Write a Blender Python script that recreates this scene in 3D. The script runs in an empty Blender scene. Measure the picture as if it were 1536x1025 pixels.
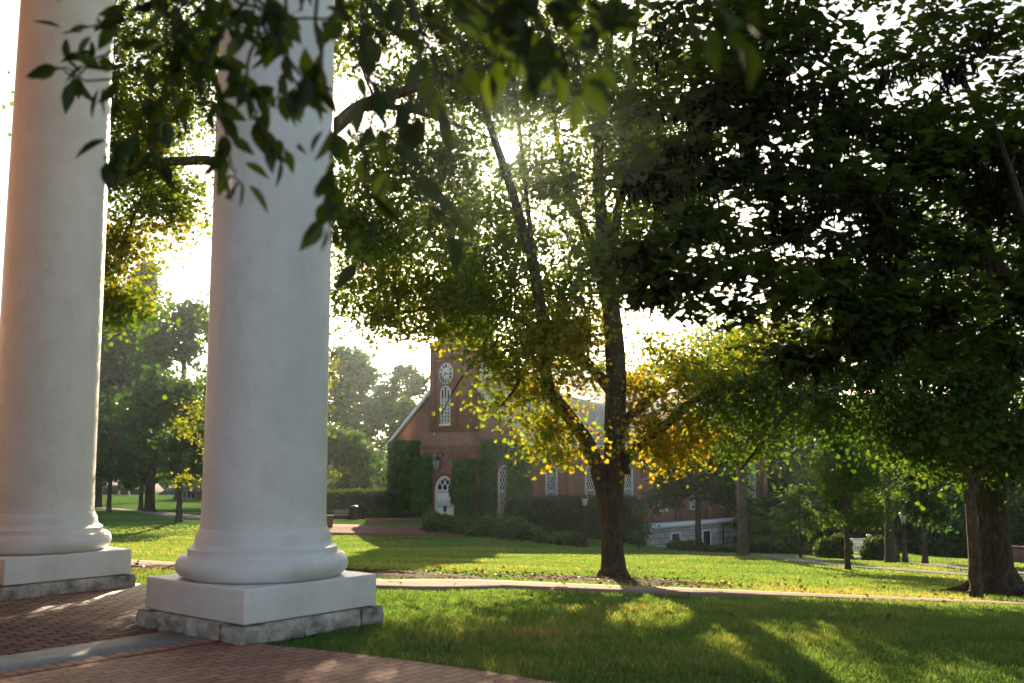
import bpy, bmesh, math, random
import numpy as np
from mathutils import Vector, Matrix

# ------------------------------------------------------------------ camera, sky, sun, exposure
S = bpy.context.scene
COL = S.collection
PITCH = math.radians(6.48)
EYE = 1.55
HAZE = 0.00015
FPX = 1500.0                                   # focal length in photograph pixels (1536 wide)
cam_d = bpy.data.cameras.new('camera')
cam = bpy.data.objects.new('camera', cam_d)
COL.objects.link(cam)
cam.location = (0, 0, EYE)
cam.rotation_euler = (math.radians(90) + PITCH, 0, 0)
cam_d.sensor_width = 36
cam_d.lens = FPX / 1536 * 36
cam_d.clip_start = 0.1
cam_d.clip_end = 3000
cam_d.dof.use_dof = True
cam_d.dof.focus_distance = 40
cam_d.dof.aperture_fstop = 3.2
S.camera = cam

SUN_EL = math.radians(17.5)
SUN_AZ = math.radians(-0.4)
w = bpy.data.worlds.new('World')
S.world = w
w.use_nodes = True
nt = w.node_tree
nt.nodes.clear()
sky = nt.nodes.new('ShaderNodeTexSky')
sky.sky_type = 'NISHITA'
sky.sun_disc = False
sky.sun_elevation = SUN_EL
sky.sun_rotation = SUN_AZ
sky.air_density = 1.0
sky.dust_density = 1.6
sky.ozone_density = 0.6
bg = nt.nodes.new('ShaderNodeBackground')
bg.inputs['Strength'].default_value = 0.062
wo = nt.nodes.new('ShaderNodeOutputWorld')
hs_ = nt.nodes.new('ShaderNodeHueSaturation')          # hazy morning: the blue is washed out
hs_.inputs['Saturation'].default_value = 0.75
nt.links.new(sky.outputs[0], hs_.inputs['Color'])
nt.links.new(hs_.outputs[0], bg.inputs[0])
nt.links.new(bg.outputs[0], wo.inputs[0])

sun_d = bpy.data.lights.new('sun', 'SUN')
sun_d.energy = 5.0
sun_d.angle = math.radians(0.5)
sun_d.color = (1.0, 0.80, 0.53)
sun = bpy.data.objects.new('sun', sun_d)
COL.objects.link(sun)
SDIR = Vector((math.sin(SUN_AZ) * math.cos(SUN_EL), math.cos(SUN_AZ) * math.cos(SUN_EL), math.sin(SUN_EL)))
sun.rotation_euler = (-SDIR).to_track_quat('-Z', 'Y').to_euler()
sun.location = SDIR * 60

S.view_settings.view_transform = 'Standard'
S.view_settings.look = 'None'
S.view_settings.exposure = 1.8
S.view_settings.gamma = 1
S.render.engine = 'CYCLES'
cy = S.cycles
cy.max_bounces = 8
cy.diffuse_bounces = 4
cy.glossy_bounces = 2
cy.transmission_bounces = 4
cy.volume_bounces = 0
cy.transparent_max_bounces = 8
cy.use_denoising = True
cy.sample_clamp_indirect = 6
cy.caustics_reflective = False
cy.caustics_refractive = False

# ------------------------------------------------------------------ helpers
CP, SP = math.cos(PITCH), math.sin(PITCH)

def P3(px, py, d):
    """point at distance d (along y) that the photograph shows at px, py"""
    u = (px - 768) / FPX
    v = (512.5 - py) / FPX
    dy = CP - v * SP
    t = d / dy
    return np.array([u * t, d, EYE + (SP + v * CP) * t])

def tag(o, label=None, cat=None, group=None, kind=None):
    if label: o['label'] = label
    if cat: o['category'] = cat
    if group: o['group'] = group
    if kind: o['kind'] = kind
    return o

def empty(name, loc=(0, 0, 0), rz=0):
    o = bpy.data.objects.new(name, None)
    o.empty_display_size = 0.3
    o.location = loc
    o.rotation_euler = (0, 0, rz)
    COL.objects.link(o)
    return o

def link(name, me, m=None, parent=None):
    o = bpy.data.objects.new(name, me)
    if m is not None and not me.materials:
        me.materials.append(m)
    COL.objects.link(o)
    if parent is not None:
        o.parent = parent
    return o

def np_mesh(name, V, F, attrs=None, smooth=False, fattrs=None):
    """V (n,3); F list of int arrays (m,k), possibly with different k"""
    V = np.asarray(V, dtype=np.float32)
    F = [np.asarray(f, dtype=np.int32) for f in F if len(f)]
    me = bpy.data.meshes.new(name)
    me.vertices.add(len(V))
    me.vertices.foreach_set('co', V.ravel())
    loops = np.concatenate([f.ravel() for f in F])
    tot = np.concatenate([np.full(len(f), f.shape[1], np.int32) for f in F])
    start = np.concatenate([[0], np.cumsum(tot)[:-1]]).astype(np.int32)
    me.loops.add(len(loops))
    me.loops.foreach_set('vertex_index', loops)
    me.polygons.add(len(tot))
    me.polygons.foreach_set('loop_start', start)
    me.polygons.foreach_set('loop_total', tot)
    if smooth:
        me.polygons.foreach_set('use_smooth', np.ones(len(tot), dtype=bool))
    me.update(calc_edges=True)
    me.validate()
    for k, a in (attrs or {}).items():
        at = me.attributes.new(k, 'FLOAT', 'POINT')
        at.data.foreach_set('value', np.asarray(a, dtype=np.float32))
    return me

class MB:
    """collects boxes, prisms, lathes and tubes into one mesh"""
    def __init__(s):
        s.V = []; s.F = {}; s.n = 0
    def add(s, V, F):
        V = np.asarray(V, float).reshape(-1, 3)
        for f in F:
            f = np.asarray(f)
            if f.ndim == 1: f = f[None]
            s.F.setdefault(f.shape[1], []).append(f + s.n)
        s.V.append(V); s.n += len(V)
        return s
    def box(s, c, h, rz=0):
        c = np.asarray(c, float); h = np.asarray(h, float)
        k = np.array([[x, y, z] for z in (-1, 1) for y in (-1, 1) for x in (-1, 1)], float) * h
        if rz:
            co, si = math.cos(rz), math.sin(rz)
            k = np.stack([k[:, 0] * co - k[:, 1] * si, k[:, 0] * si + k[:, 1] * co, k[:, 2]], 1)
        return s.add(k + c, [np.array([[0, 2, 3, 1], [4, 5, 7, 6], [0, 1, 5, 4], [2, 6, 7, 3], [0, 4, 6, 2], [1, 3, 7, 5]])])
    def b2(s, x0, x1, y0, y1, z0, z1):
        return s.box(((x0 + x1) / 2, (y0 + y1) / 2, (z0 + z1) / 2), (abs(x1 - x0) / 2, abs(y1 - y0) / 2, abs(z1 - z0) / 2))
    def prism(s, poly, vec):
        """poly (n,3) planar loop pushed along vec"""
        poly = np.asarray(poly, float); n = len(poly)
        V = np.concatenate([poly, poly + np.asarray(vec, float)])
        i = np.arange(n); j = (i + 1) % n
        return s.add(V, [i[::-1][None], (i + n)[None], np.stack([i, j, j + n, i + n], 1)])
    def ring(s, A, B, vec):
        """band between two open loops A and B (n,3), pushed along vec"""
        A = np.asarray(A, float); B = np.asarray(B, float); n = len(A); v = np.asarray(vec, float)
        V = np.concatenate([A, B, A + v, B + v])
        i = np.arange(n - 1); j = i + 1
        Q = [np.stack([i, j, j + n, i + n], 1), np.stack([i + 2*n, i + 3*n, j + 3*n, j + 2*n], 1),
             np.stack([i, i + 2*n, j + 2*n, j], 1), np.stack([i + n, j + n, j + 3*n, i + 3*n], 1),
             np.array([[0, n, 3*n, 2*n], [n-1, 3*n-1, 4*n-1, 2*n-1]])]
        return s.add(V, Q)
    def lathe(s, prof, seg=48, c=(0, 0, 0), cap=True):
        prof = np.asarray(prof, float); n = len(prof)
        a = np.arange(seg) / seg * 2 * math.pi
        V = np.stack([prof[:, 0][:, None] * np.cos(a), prof[:, 0][:, None] * np.sin(a),
                      np.repeat(prof[:, 1][:, None], seg, 1)], 2).reshape(-1, 3) + np.asarray(c, float)
        i = np.arange(n - 1)[:, None] * seg + np.arange(seg)
        j = np.arange(n - 1)[:, None] * seg + (np.arange(seg) + 1) % seg
        F = [np.stack([i, j, j + seg, i + seg], 2).reshape(-1, 4)]
        if cap:
            F += [np.arange(seg)[::-1][None], (np.arange(seg) + (n - 1) * seg)[None]]
        return s.add(V, F)
    def tube(s, pts, rad, sides=6, cap=False):
        V, F = tube(np.asarray(pts, float), np.asarray(rad, float) if np.ndim(rad) else np.full(len(pts), float(rad)), sides)
        return s.add(V, [F])
    def mesh(s, name, smooth=False, attrs=None):
        me = np_mesh(name, np.concatenate(s.V), [np.concatenate(v) for v in s.F.values()], smooth=smooth, attrs=attrs)
        if smooth: me.set_sharp_from_angle(angle=math.radians(38))
        return me
    def build(s, name, m, parent=None, smooth=False):
        return link(name, s.mesh(name, smooth), m, parent)

def norm(v):
    v = np.asarray(v, float)
    return v / np.maximum(np.linalg.norm(v, axis=-1, keepdims=True), 1e-9)

def tube(pts, rad, sides):
    n = len(pts)
    T = norm(np.gradient(pts, axis=0))
    ref = np.array([0.31, 0.95, 0.1]) if abs(T[0][2]) > .7 else np.array([0.05, 0.1, 1.0])
    U = norm(np.cross(T, ref)); W = np.cross(T, U)
    a = np.arange(sides) / sides * 2 * math.pi
    V = pts[:, None] + rad[:, None, None] * (np.cos(a)[None, :, None] * U[:, None] + np.sin(a)[None, :, None] * W[:, None])
    i = np.arange(n - 1)[:, None] * sides + np.arange(sides)
    j = np.arange(n - 1)[:, None] * sides + (np.arange(sides) + 1) % sides
    return V.reshape(-1, 3), np.stack([i, i + sides, j + sides, j], 2).reshape(-1, 4)

def smooth_line(pts, rad, m=4):
    """Catmull-Rom resampling of a polyline and its radii"""
    pts = np.asarray(pts, float); rad = np.asarray(rad, float)
    A = np.concatenate([pts, rad[:, None]], 1)
    A = np.concatenate([2 * A[:1] - A[1:2], A, 2 * A[-1:] - A[-2:-1]])
    out = []
    for k in range(1, len(A) - 2):
        p0, p1, p2, p3 = A[k-1], A[k], A[k+1], A[k+2]
        for t in np.arange(m) / m:
            out.append(.5 * (2*p1 + (p2-p0)*t + (2*p0-5*p1+4*p2-p3)*t*t + (3*p1-p0-3*p2+p3)*t**3))
    out.append(A[-2])
    out = np.array(out)
    return out[:, :3], np.maximum(out[:, 3], .002)

class Noise:
    def __init__(s, seed, scale, n=14):
        r = np.random.default_rng(seed)
        s.k = norm(r.normal(size=(n, 3))) * r.uniform(.5, 2.0, (n, 1)) / scale * 2
        s.p = r.uniform(0, 6.28, n)
    def __call__(s, P):
        return np.sin(np.asarray(P) @ s.k.T + s.p).sum(1) / math.sqrt(len(s.p) / 2)

# ------------------------------------------------------------------ materials
def new_mat(name):
    m = bpy.data.materials.new(name)
    m.use_nodes = True
    t = m.node_tree
    t.nodes.clear()
    o = t.nodes.new('ShaderNodeOutputMaterial')
    return m, t, o

def N(t, typ, **kw):
    n = t.nodes.new('ShaderNode' + typ)
    for k, v in kw.items():
        if k in n.inputs.keys():
            n.inputs[k].default_value = v
        else:
            setattr(n, k, v)
    return n

def ramp(t, fac, stops):
    r = t.nodes.new('ShaderNodeValToRGB')
    e = r.color_ramp.elements
    while len(e) < len(stops): e.new(.5)
    for i, (p, c) in enumerate(stops):
        e[i].position = p
        e[i].color = (*c, 1) if len(c) == 3 else c
    t.links.new(fac, r.inputs[0])
    return r

def bump(t, h, strength=.4, dist=.02, nrm=None):
    b = N(t, 'Bump', Strength=strength, Distance=dist)
    t.links.new(h, b.inputs['Height'])
    if nrm: t.links.new(nrm, b.inputs['Normal'])
    return b.outputs[0]

def noise(t, scale, detail=4, rough=.55, vec=None, dist=0):
    n = N(t, 'TexNoise', Scale=scale, Detail=detail, Roughness=rough, Distortion=dist)
    if vec is not None: t.links.new(vec, n.inputs['Vector'])
    return n.outputs[0]

def coords(t, scale=(1, 1, 1), rot=(0, 0, 0), kind='Object', loc=(0, 0, 0)):
    c = t.nodes.new('ShaderNodeTexCoord')
    mp = t.nodes.new('ShaderNodeMapping')
    mp.inputs['Scale'].default_value = scale
    mp.inputs['Rotation'].default_value = rot
    mp.inputs['Location'].default_value = loc
    t.links.new(c.outputs[kind], mp.inputs[0])
    return mp.outputs[0]

def noisy(name, c1, c2, scale=3, rough=.7, bs=.3, bscale=None, bdist=.01, spec=.3, detail=5, vscale=(1, 1, 1), metal=0):
    m, t, o = new_mat(name)
    p = N(t, 'BsdfPrincipled', Roughness=rough, Metallic=metal)
    p.inputs['Specular IOR Level'].default_value = spec
    v = coords(t, vscale)
    n = noise(t, scale, detail, vec=v)
    r = ramp(t, n, [(.3, c1), (.7, c2)])
    t.links.new(r.outputs[0], p.inputs['Base Color'])
    if bs:
        n2 = noise(t, bscale or scale * 4, 5, vec=v)
        t.links.new(bump(t, n2, bs, bdist), p.inputs['Normal'])
    t.links.new(p.outputs[0], o.inputs[0])
    return m

def leaf_mat(name, stops, trans=.45, tgain=2.0, gloss=.06, grough=.45, yellow=(1.25, 1.0, .35)):
    """leaf: hue from the per-leaf 'tint' value, light passes through the blade"""
    m, t, o = new_mat(name)
    a = N(t, 'Attribute', attribute_name='tint')
    r = ramp(t, a.outputs['Fac'], stops)
    d = N(t, 'BsdfDiffuse')
    t.links.new(r.outputs[0], d.inputs[0])
    mul = N(t, 'VectorMath', operation='MULTIPLY')
    t.links.new(r.outputs[0], mul.inputs[0])
    mul.inputs[1].default_value = [tgain * y for y in yellow]
    tr = N(t, 'BsdfTranslucent')
    t.links.new(mul.outputs[0], tr.inputs[0])
    mx = N(t, 'MixShader')
    mx.inputs[0].default_value = trans
    t.links.new(d.outputs[0], mx.inputs[1]); t.links.new(tr.outputs[0], mx.inputs[2])
    g = N(t, 'BsdfGlossy', Roughness=grough)
    mx2 = N(t, 'MixShader')
    mx2.inputs[0].default_value = gloss
    t.links.new(mx.outputs[0], mx2.inputs[1]); t.links.new(g.outputs[0], mx2.inputs[2])
    t.links.new(mx2.outputs[0], o.inputs[0])
    return m

G_MAPLE = [(0, (.024, .055, .012)), (.35, (.05, .105, .018)), (.58, (.11, .155, .018)), (.74, (.22, .18, .018)), (.88, (.26, .12, .015)), (1, (.19, .065, .016))]
G_DARK = [(0, (.018, .046, .012)), (.5, (.042, .095, .016)), (1, (.12, .17, .02))]
G_FAR = [(0, (.016, .050, .020)), (.5, (.038, .10, .034)), (1, (.10, .16, .04))]
M = {}
M['maple_leaf'] = leaf_mat('maple_leaf', G_MAPLE, .55, 2.2, .02)
M['dark_leaf'] = leaf_mat('dark_leaf', G_DARK, .5, 2.2, .02)
M['far_leaf'] = leaf_mat('far_leaf', G_FAR, .4, 1.8, .03)
M['hedge_leaf'] = leaf_mat('hedge_leaf', [(0, (.018, .04, .014)), (.5, (.045, .09, .026)), (1, (.12, .18, .045))], .25, 1.6, .02)
M['ivy_leaf'] = leaf_mat('ivy_leaf', [(0, (.035, .085, .026)), (.5, (.075, .17, .042)), (1, (.14, .25, .05))], .3, 1.6, .02)
M['redbud_leaf'] = leaf_mat('redbud_leaf', [(0, (.022, .045, .010)), (.5, (.042, .085, .014)), (1, (.075, .12, .02))], .4, 1.6, .10, .38)
M['near_leaf'] = leaf_mat('near_leaf', [(0, (.014, .028, .006)), (.5, (.03, .06, .008)), (1, (.06, .10, .012))], .45, 1.25, .02, .4)
M['grass_blade'] = leaf_mat('grass_blade', [(0, (.06, .14, .04)), (.5, (.10, .205, .058)), (.85, (.15, .24, .07)), (1, (.30, .27, .13))], .5, 1.6, .02, .5, (1.35, 1.0, .55))
M['sapling_leaf'] = leaf_mat('sapling_leaf', [(0, (.06, .10, .012)), (1, (.17, .19, .02))], .55, 2.2)

def bark_mat(name, c1, c2, sc=1.0):
    m, t, o = new_mat(name)
    p = N(t, 'BsdfPrincipled', Roughness=.9)
    p.inputs['Specular IOR Level'].default_value = .15
    v = coords(t, (15 * sc, 15 * sc, 4.0 * sc))
    n = noise(t, 1.0, 7, .68, v, 1.4)
    v2 = coords(t, (1.3, 1.3, .7))
    n2 = noise(t, 1.0, 3, .5, v2)
    r = ramp(t, n, [(.34, tuple(x * .45 for x in c1)), (.5, c1), (.72, c2)])
    r2 = ramp(t, n2, [(.3, (.75, .75, .7)), (.7, (1.15, 1.12, 1.05))])
    mm = N(t, 'MixRGB', blend_type='MULTIPLY'); mm.inputs[0].default_value = 1
    t.links.new(r.outputs[0], mm.inputs[1]); t.links.new(r2.outputs[0], mm.inputs[2])
    t.links.new(mm.outputs[0], p.inputs['Base Color'])
    t.links.new(bump(t, n, .9, .03), p.inputs['Normal'])
    t.links.new(p.outputs[0], o.inputs[0])
    return m
M['bark'] = bark_mat('bark', (.075, .06, .048), (.15, .125, .10))
M['bark_old'] = bark_mat('bark_old', (.06, .045, .035), (.14, .11, .085), .7)
M['bark_pale'] = bark_mat('bark_pale', (.11, .09, .07), (.2, .17, .13))

# white stucco of the columns
def stucco():
    m, t, o = new_mat('white_stucco')
    p = N(t, 'BsdfPrincipled', Roughness=.42)
    p.inputs['Specular IOR Level'].default_value = .45
    v = coords(t)
    n = noise(t, 2.2, 6, .6, v)
    r = ramp(t, n, [(.3, (.70, .69, .67)), (.7, (.80, .79, .775))])
    # hairline cracks and flaking paint
    vz = coords(t, (1, 1, 1.7))
    nv = N(t, 'TexNoise', Scale=3.5, Detail=4.0)
    t.links.new(vz, nv.inputs['Vector'])
    add = N(t, 'VectorMath', operation='MULTIPLY_ADD')
    t.links.new(nv.outputs['Color'], add.inputs[0]); add.inputs[1].default_value = (.45, .45, .45); t.links.new(vz, add.inputs[2])
    vo = N(t, 'TexVoronoi', feature='DISTANCE_TO_EDGE', Scale=1.6)
    t.links.new(add.outputs[0], vo.inputs['Vector'])
    cr = ramp(t, vo.outputs['Distance'], [(0, (0, 0, 0)), (.006, (1, 1, 1))])
    msk = ramp(t, noise(t, 1.1, 3, .5, v), [(.58, (0, 0, 0)), (.70, (1, 1, 1))])
    sc = N(t, 'MixRGB', blend_type='MIX'); sc.inputs[1].default_value = (1, 1, 1, 1)
    t.links.new(msk.outputs[0], sc.inputs[0]); t.links.new(cr.outputs[0], sc.inputs[2])
    dirt = ramp(t, noise(t, 3.0, 7, .72, coords(t, (1, 1, .45), loc=(3, 1, 2))), [(.36, (.72, .69, .64)), (.47, (1, 1, 1))])
    spk = ramp(t, noise(t, 34, 3, .6, v), [(.24, (.6, .55, .5)), (.29, (1, 1, 1))])
    m1 = N(t, 'MixRGB', blend_type='MULTIPLY'); m1.inputs[0].default_value = .24
    t.links.new(r.outputs[0], m1.inputs[1]); t.links.new(dirt.outputs[0], m1.inputs[2])
    m2 = N(t, 'MixRGB', blend_type='MULTIPLY'); m2.inputs[0].default_value = .8
    t.links.new(m1.outputs[0], m2.inputs[1]); t.links.new(spk.outputs[0], m2.inputs[2])
    m3 = N(t, 'MixRGB', blend_type='MULTIPLY'); m3.inputs[0].default_value = .14
    t.links.new(m2.outputs[0], m3.inputs[1]); t.links.new(sc.outputs[0], m3.inputs[2])
    t.links.new(m3.outputs[0], p.inputs['Base Color'])
    h1 = noise(t, 26, 5, .6, v)
    h2 = noise(t, 5, 4, .5, v)
    b = bump(t, h2, .5, .03)
    b = bump(t, h1, .35, .008, b)
    b = bump(t, sc.outputs[0], .55, .006, b)
    t.links.new(b, p.inputs['Normal'])
    t.links.new(p.outputs[0], o.inputs[0])
    return m
M['stucco'] = stucco()
M['white_paint'] = noisy('white_paint', (.72, .72, .70), (.82, .82, .80), 3, .5, .1)
M['limestone'] = noisy('limestone', (.22, .20, .17), (.62, .58, .51), 7, .9, 1.0, 24, .03, .1)
M['grey_slab'] = noisy('grey_slab', (.20, .215, .22), (.29, .305, .31), 5, .7, .25, 60, .004, .2)
M['concrete'] = noisy('concrete', (.22, .185, .15), (.34, .29, .24), 1.6, .85, .3, 40, .006)
M['gravel'] = noisy('gravel', (.18, .165, .145), (.26, .245, .22), 2, .95, .3, 30, .01, .02)
M['mulch'] = noisy('mulch', (.04, .023, .015), (.12, .07, .044), 18, .95, 1.0, 45, .05, .1)
M['black_metal'] = noisy('black_metal', (.012, .013, .014), (.03, .03, .032), 8, .4, .1, spec=.5)
M['slate'] = None

def brick_mat(name, rot=0, c1=(.24, .09, .06), c2=(.17, .06, .042), mortar=(.2, .16, .13), bw=.205, bh=.1, ms=.008, mode='floor', rough=.75, bs=.5, off=.5, patch=.5, spec=.3):
    m, t, o = new_mat(name)
    p = N(t, 'BsdfPrincipled', Roughness=rough)
    p.inputs['Specular IOR Level'].default_value = spec
    if mode == 'floor':
        v = coords(t, (1, 1, 1), (0, 0, rot))
    else:                                     # upright walls: along the wall, then up
        c = t.nodes.new('ShaderNodeTexCoord')
        sx = t.nodes.new('ShaderNodeSeparateXYZ'); t.links.new(c.outputs['Object'], sx.inputs[0])
        ad = N(t, 'Math', operation='ADD'); t.links.new(sx.outputs[0], ad.inputs[0]); t.links.new(sx.outputs[1], ad.inputs[1])
        cx = t.nodes.new('ShaderNodeCombineXYZ'); t.links.new(ad.outputs[0], cx.inputs[0]); t.links.new(sx.outputs[2], cx.inputs[1])
        v = cx.outputs[0]
    nd = N(t, 'TexNoise', Scale=3.0, Detail=2.0)
    t.links.new(v, nd.inputs['Vector'])
    va = N(t, 'VectorMath', operation='MULTIPLY_ADD')
    t.links.new(nd.outputs['Color'], va.inputs[0]); va.inputs[1].default_value = (.012, .012, 0); t.links.new(v, va.inputs[2])
    br = t.nodes.new('ShaderNodeTexBrick')
    t.links.new(va.outputs[0], br.inputs['Vector'])
    br.offset = off
    br.inputs['Color1'].default_value = (*c1, 1); br.inputs['Color2'].default_value = (*c2, 1); br.inputs['Mortar'].default_value = (*mortar, 1)
    br.inputs['Scale'].default_value = 1; br.inputs['Mortar Size'].default_value = ms; br.inputs['Mortar Smooth'].default_value = .3
    br.inputs['Brick Width'].default_value = bw; br.inputs['Row Height'].default_value = bh; br.inputs['Bias'].default_value = 0
    n = noise(t, 1.2, 5, .6, v)
    r = ramp(t, n, [(.3, (1 - patch * .6,) * 3), (.7, (1 + patch * .4,) * 3)])
    mm = N(t, 'MixRGB', blend_type='MULTIPLY'); mm.inputs[0].default_value = 1
    t.links.new(br.outputs['Color'], mm.inputs[1]); t.links.new(r.outputs[0], mm.inputs[2])
    n3 = noise(t, 30, 3, .6, v)
    r3 = ramp(t, n3, [(.3, (.75, .75, .75)), (.7, (1.2, 1.2, 1.2))])
    m2 = N(t, 'MixRGB', blend_type='MULTIPLY'); m2.inputs[0].default_value = 1
    t.links.new(mm.outputs[0], m2.inputs[1]); t.links.new(r3.outputs[0], m2.inputs[2])
    t.links.new(m2.outputs[0], p.inputs['Base Color'])
    inv = N(t, 'Math', operation='SUBTRACT'); inv.inputs[0].default_value = 1; t.links.new(br.outputs['Fac'], inv.inputs[1])
    b = bump(t, inv.outputs[0], bs, .01)
    b = bump(t, noise(t, 14, 4, .6, v), .35, .012, b)
    t.links.new(b, p.inputs['Normal'])
    t.links.new(p.outputs[0], o.inputs[0])
    return m

# ------------------------------------------------------------------ terrain
ctrl = [P3(*c) for c in [
    (1465, 902, 18), (600, 879, 14.5), (920, 869, 20), (1495, 893, 20), (1272, 857, 33), (1115, 835, 45), (1048, 828, 56),
    (1201, 838, 44), (1335, 845, 42), (1388, 848, 45), (975, 826, 68), (870, 819, 55), (640, 800, 56), (655, 780, 68),
    (520, 797, 58), (200, 845, 22), (180, 797, 57), (165, 768, 75), (268, 783, 62), (150, 764, 88), (310, 772, 85),
    (1300, 838, 50), (1500, 850, 42), (1085, 816, 78), (770, 782, 65), (590, 782, 76), (400, 797, 57), (400, 850, 20),
    (-200, 800, 57), (1700, 860, 42), (1700, 905, 20), (50, 850, 21), (1200, 820, 62), (1400, 836, 62)]]
ctrl += [np.array(c, float) for c in [
    (-10, 0, -.05), (0, 0, -.05), (8, 0, -.06), (-3, 8, -.05), (0, 7.5, -.05), (3, 6, -.06), (6, 6, -.09), (-6, 11.3, -.05), (-10, 14.5, -.05), (-16, 19, -.06),
    (-1.0, 9.6, -.04), (1, 10, -.09), (4, 10.5, -.17), (7, 11, -.27), (-3.0, 12, -.06), (-20, 8, 0), (14, 8, -.2), (20, 0, -.2),
    (0, -20, 0), (-20, -20, 0.2), (20, -20, -.3), (-40, 20, -.3), (45, 20, -2.2), (-60, 60, -2.6), (60, 60, -4.6),
    (-50, 110, -3.4), (0, 110, -4.8), (50, 110, -5.6), (-100, 150, -3.6), (0, 160, -5), (100, 150, -6), (-150, 60, -2.5), (150, 60, -6),
    (-200, 250, -4), (0, 260, -5), (200, 250, -6), (-200, -20, 0), (200, -20, -4), (0, 420, -5), (-250, 420, -4), (250, 420, -6)]]
ctrl = np.array(ctrl)
def _phi(r2): return np.where(r2 > 1e-9, r2 * np.log(np.maximum(r2, 1e-9)), 0)
_C = ctrl[:, :2] / 50
_K = _phi(((_C[:, None] - _C[None]) ** 2).sum(2)) + np.eye(len(_C)) * 2e-4
_Pm = np.concatenate([np.ones((len(_C), 1)), _C], 1)
_A = np.block([[_K, _Pm], [_Pm.T, np.zeros((3, 3))]])
_W = np.linalg.solve(_A, np.concatenate([ctrl[:, 2], np.zeros(3)]))
def ground(x, y):
    x = np.atleast_1d(np.asarray(x, float)); y = np.atleast_1d(np.asarray(y, float))
    sh = np.broadcast(x, y).shape
    Q = np.stack([np.broadcast_to(x, sh).ravel(), np.broadcast_to(y, sh).ravel()], 1) / 50
    out = np.empty(len(Q))
    for k in range(0, len(Q), 40000):
        q = Q[k:k+40000]
        out[k:k+40000] = _phi(((q[:, None] - _C[None]) ** 2).sum(2)) @ _W[:-3] + _W[-3] + q @ _W[-2:]
    return np.clip(out, -9, 1).reshape(sh)
def gz(x, y): return float(ground(x, y)[0])

def hit(px, py):
    """ground point shown at px, py"""
    lo, hi = 4.0, 200.0
    ds = np.geomspace(lo, hi, 600)
    pts = np.array([P3(px, py, d) for d in ds])
    df = pts[:, 2] - ground(pts[:, 0], pts[:, 1])
    k = int(np.argmax(df < 0))
    if not (df < 0).any(): return pts[-1]
    a, b = ds[max(k-1, 0)], ds[k]
    for _ in range(30):
        m = (a + b) / 2; p = P3(px, py, m)
        if p[2] - gz(p[0], p[1]) < 0: b = m
        else: a = m
    return P3(px, py, a)

# lawn sheet, fine near the camera and coarse far away
xs = np.sinh(np.linspace(-4.6, 4.6, 171)) * 4.0
xs = xs[np.abs(xs) < 195]
ys = np.concatenate([np.arange(-30, 6, 3.0), 6 + np.geomspace(1, 420, 190) - 1])
ys = ys[ys < 415]
XX, YY = np.meshgrid(xs, ys)
ZZ = ground(XX, YY)
nx, ny = len(xs), len(ys)
idx = np.arange(nx * ny).reshape(ny, nx)
lawnF = np.stack([idx[:-1, :-1], idx[:-1, 1:], idx[1:, 1:], idx[1:, :-1]], 2).reshape(-1, 4)

m, t, o = new_mat('lawn_turf')
p = N(t, 'BsdfPrincipled', Roughness=.95); p.inputs['Specular IOR Level'].default_value = .0
v = coords(t)
n1 = noise(t, .35, 5, .6, v); n2 = noise(t, 9, 4, .65, v)
r1 = ramp(t, n1, [(.3, (.065, .14, .042)), (.55, (.095, .185, .055)), (.75, (.14, .21, .07))])
r2 = ramp(t, n2, [(.3, (.6, .62, .55)), (.7, (1.35, 1.3, 1.2))])
mm = N(t, 'MixRGB', blend_type='MULTIPLY'); mm.inputs[0].default_value = 1
t.links.new(r1.outputs[0], mm.inputs[1]); t.links.new(r2.outputs[0], mm.inputs[2])
t.links.new(mm.outputs[0], p.inputs['Base Color'])
t.links.new(bump(t, noise(t, 28, 4, .7, v), 1.0, .06), p.inputs['Normal'])
t.links.new(p.outputs[0], o.inputs[0])
M['turf'] = m
tag(link('lawn', np_mesh('lawn', np.stack([XX, YY, ZZ], 2).reshape(-1, 3), [lawnF], smooth=True), M['turf']), kind='structure')

# ------------------------------------------------------------------ colonnade frame: origin at the plinth's near corner
YAW = math.radians(50.9)
A2 = np.array([math.cos(YAW), math.sin(YAW)])        # across the colonnade, towards the lawn
B2 = np.array([-math.sin(YAW), math.cos(YAW)])       # along the colonnade, away from the camera
O2 = np.array([-2.228, 8.516])
def cs(s, tt, z=0.0):
    q = O2 + B2 * s + A2 * tt
    return np.array([q[0], q[1], z])
def flat(px, py, z=0.0):
    d0, d1 = P3(px, py, 1.0), P3(px, py, 2.0)
    k = (z - d0[2]) / (d1[2] - d0[2])
    return d0 + (d1 - d0) * k
def st(pn):
    q = np.asarray(pn)[:2] - O2
    return float(q @ B2), float(q @ A2)
s_slab0 = st(flat(160, 981))[0]
s_slab1 = st(flat(118, 968))[0]
print('slab', s_slab0, s_slab1, 'cam st', st((0, 0)))
BRW = math.radians(50.9)
M['brick_floor'] = brick_mat('brick_floor', -BRW, (.46, .22, .15), (.24, .125, .09), (.06, .04, .03), .21, .105, .016, rough=.55, bs=1.0, patch=.7, spec=.3)
M['brick_path'] = brick_mat('brick_path', -BRW, (.46, .26, .19), (.34, .185, .135), (.16, .10, .08), .205, .1, .009, rough=.75, bs=.6, patch=.4, spec=.2)
M['brick_border'] = brick_mat('brick_border', -BRW + math.pi / 2, (.44, .25, .18), (.34, .18, .13), (.12, .08, .065), .205, .1, .010, rough=.75, bs=.6, patch=.4, spec=.2)
M['brick_far'] = brick_mat('brick_far', 0, (.26, .12, .09), (.2, .09, .07), (.14, .09, .08), .3, .15, .012, rough=.9, bs=.3, spec=.03)

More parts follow.
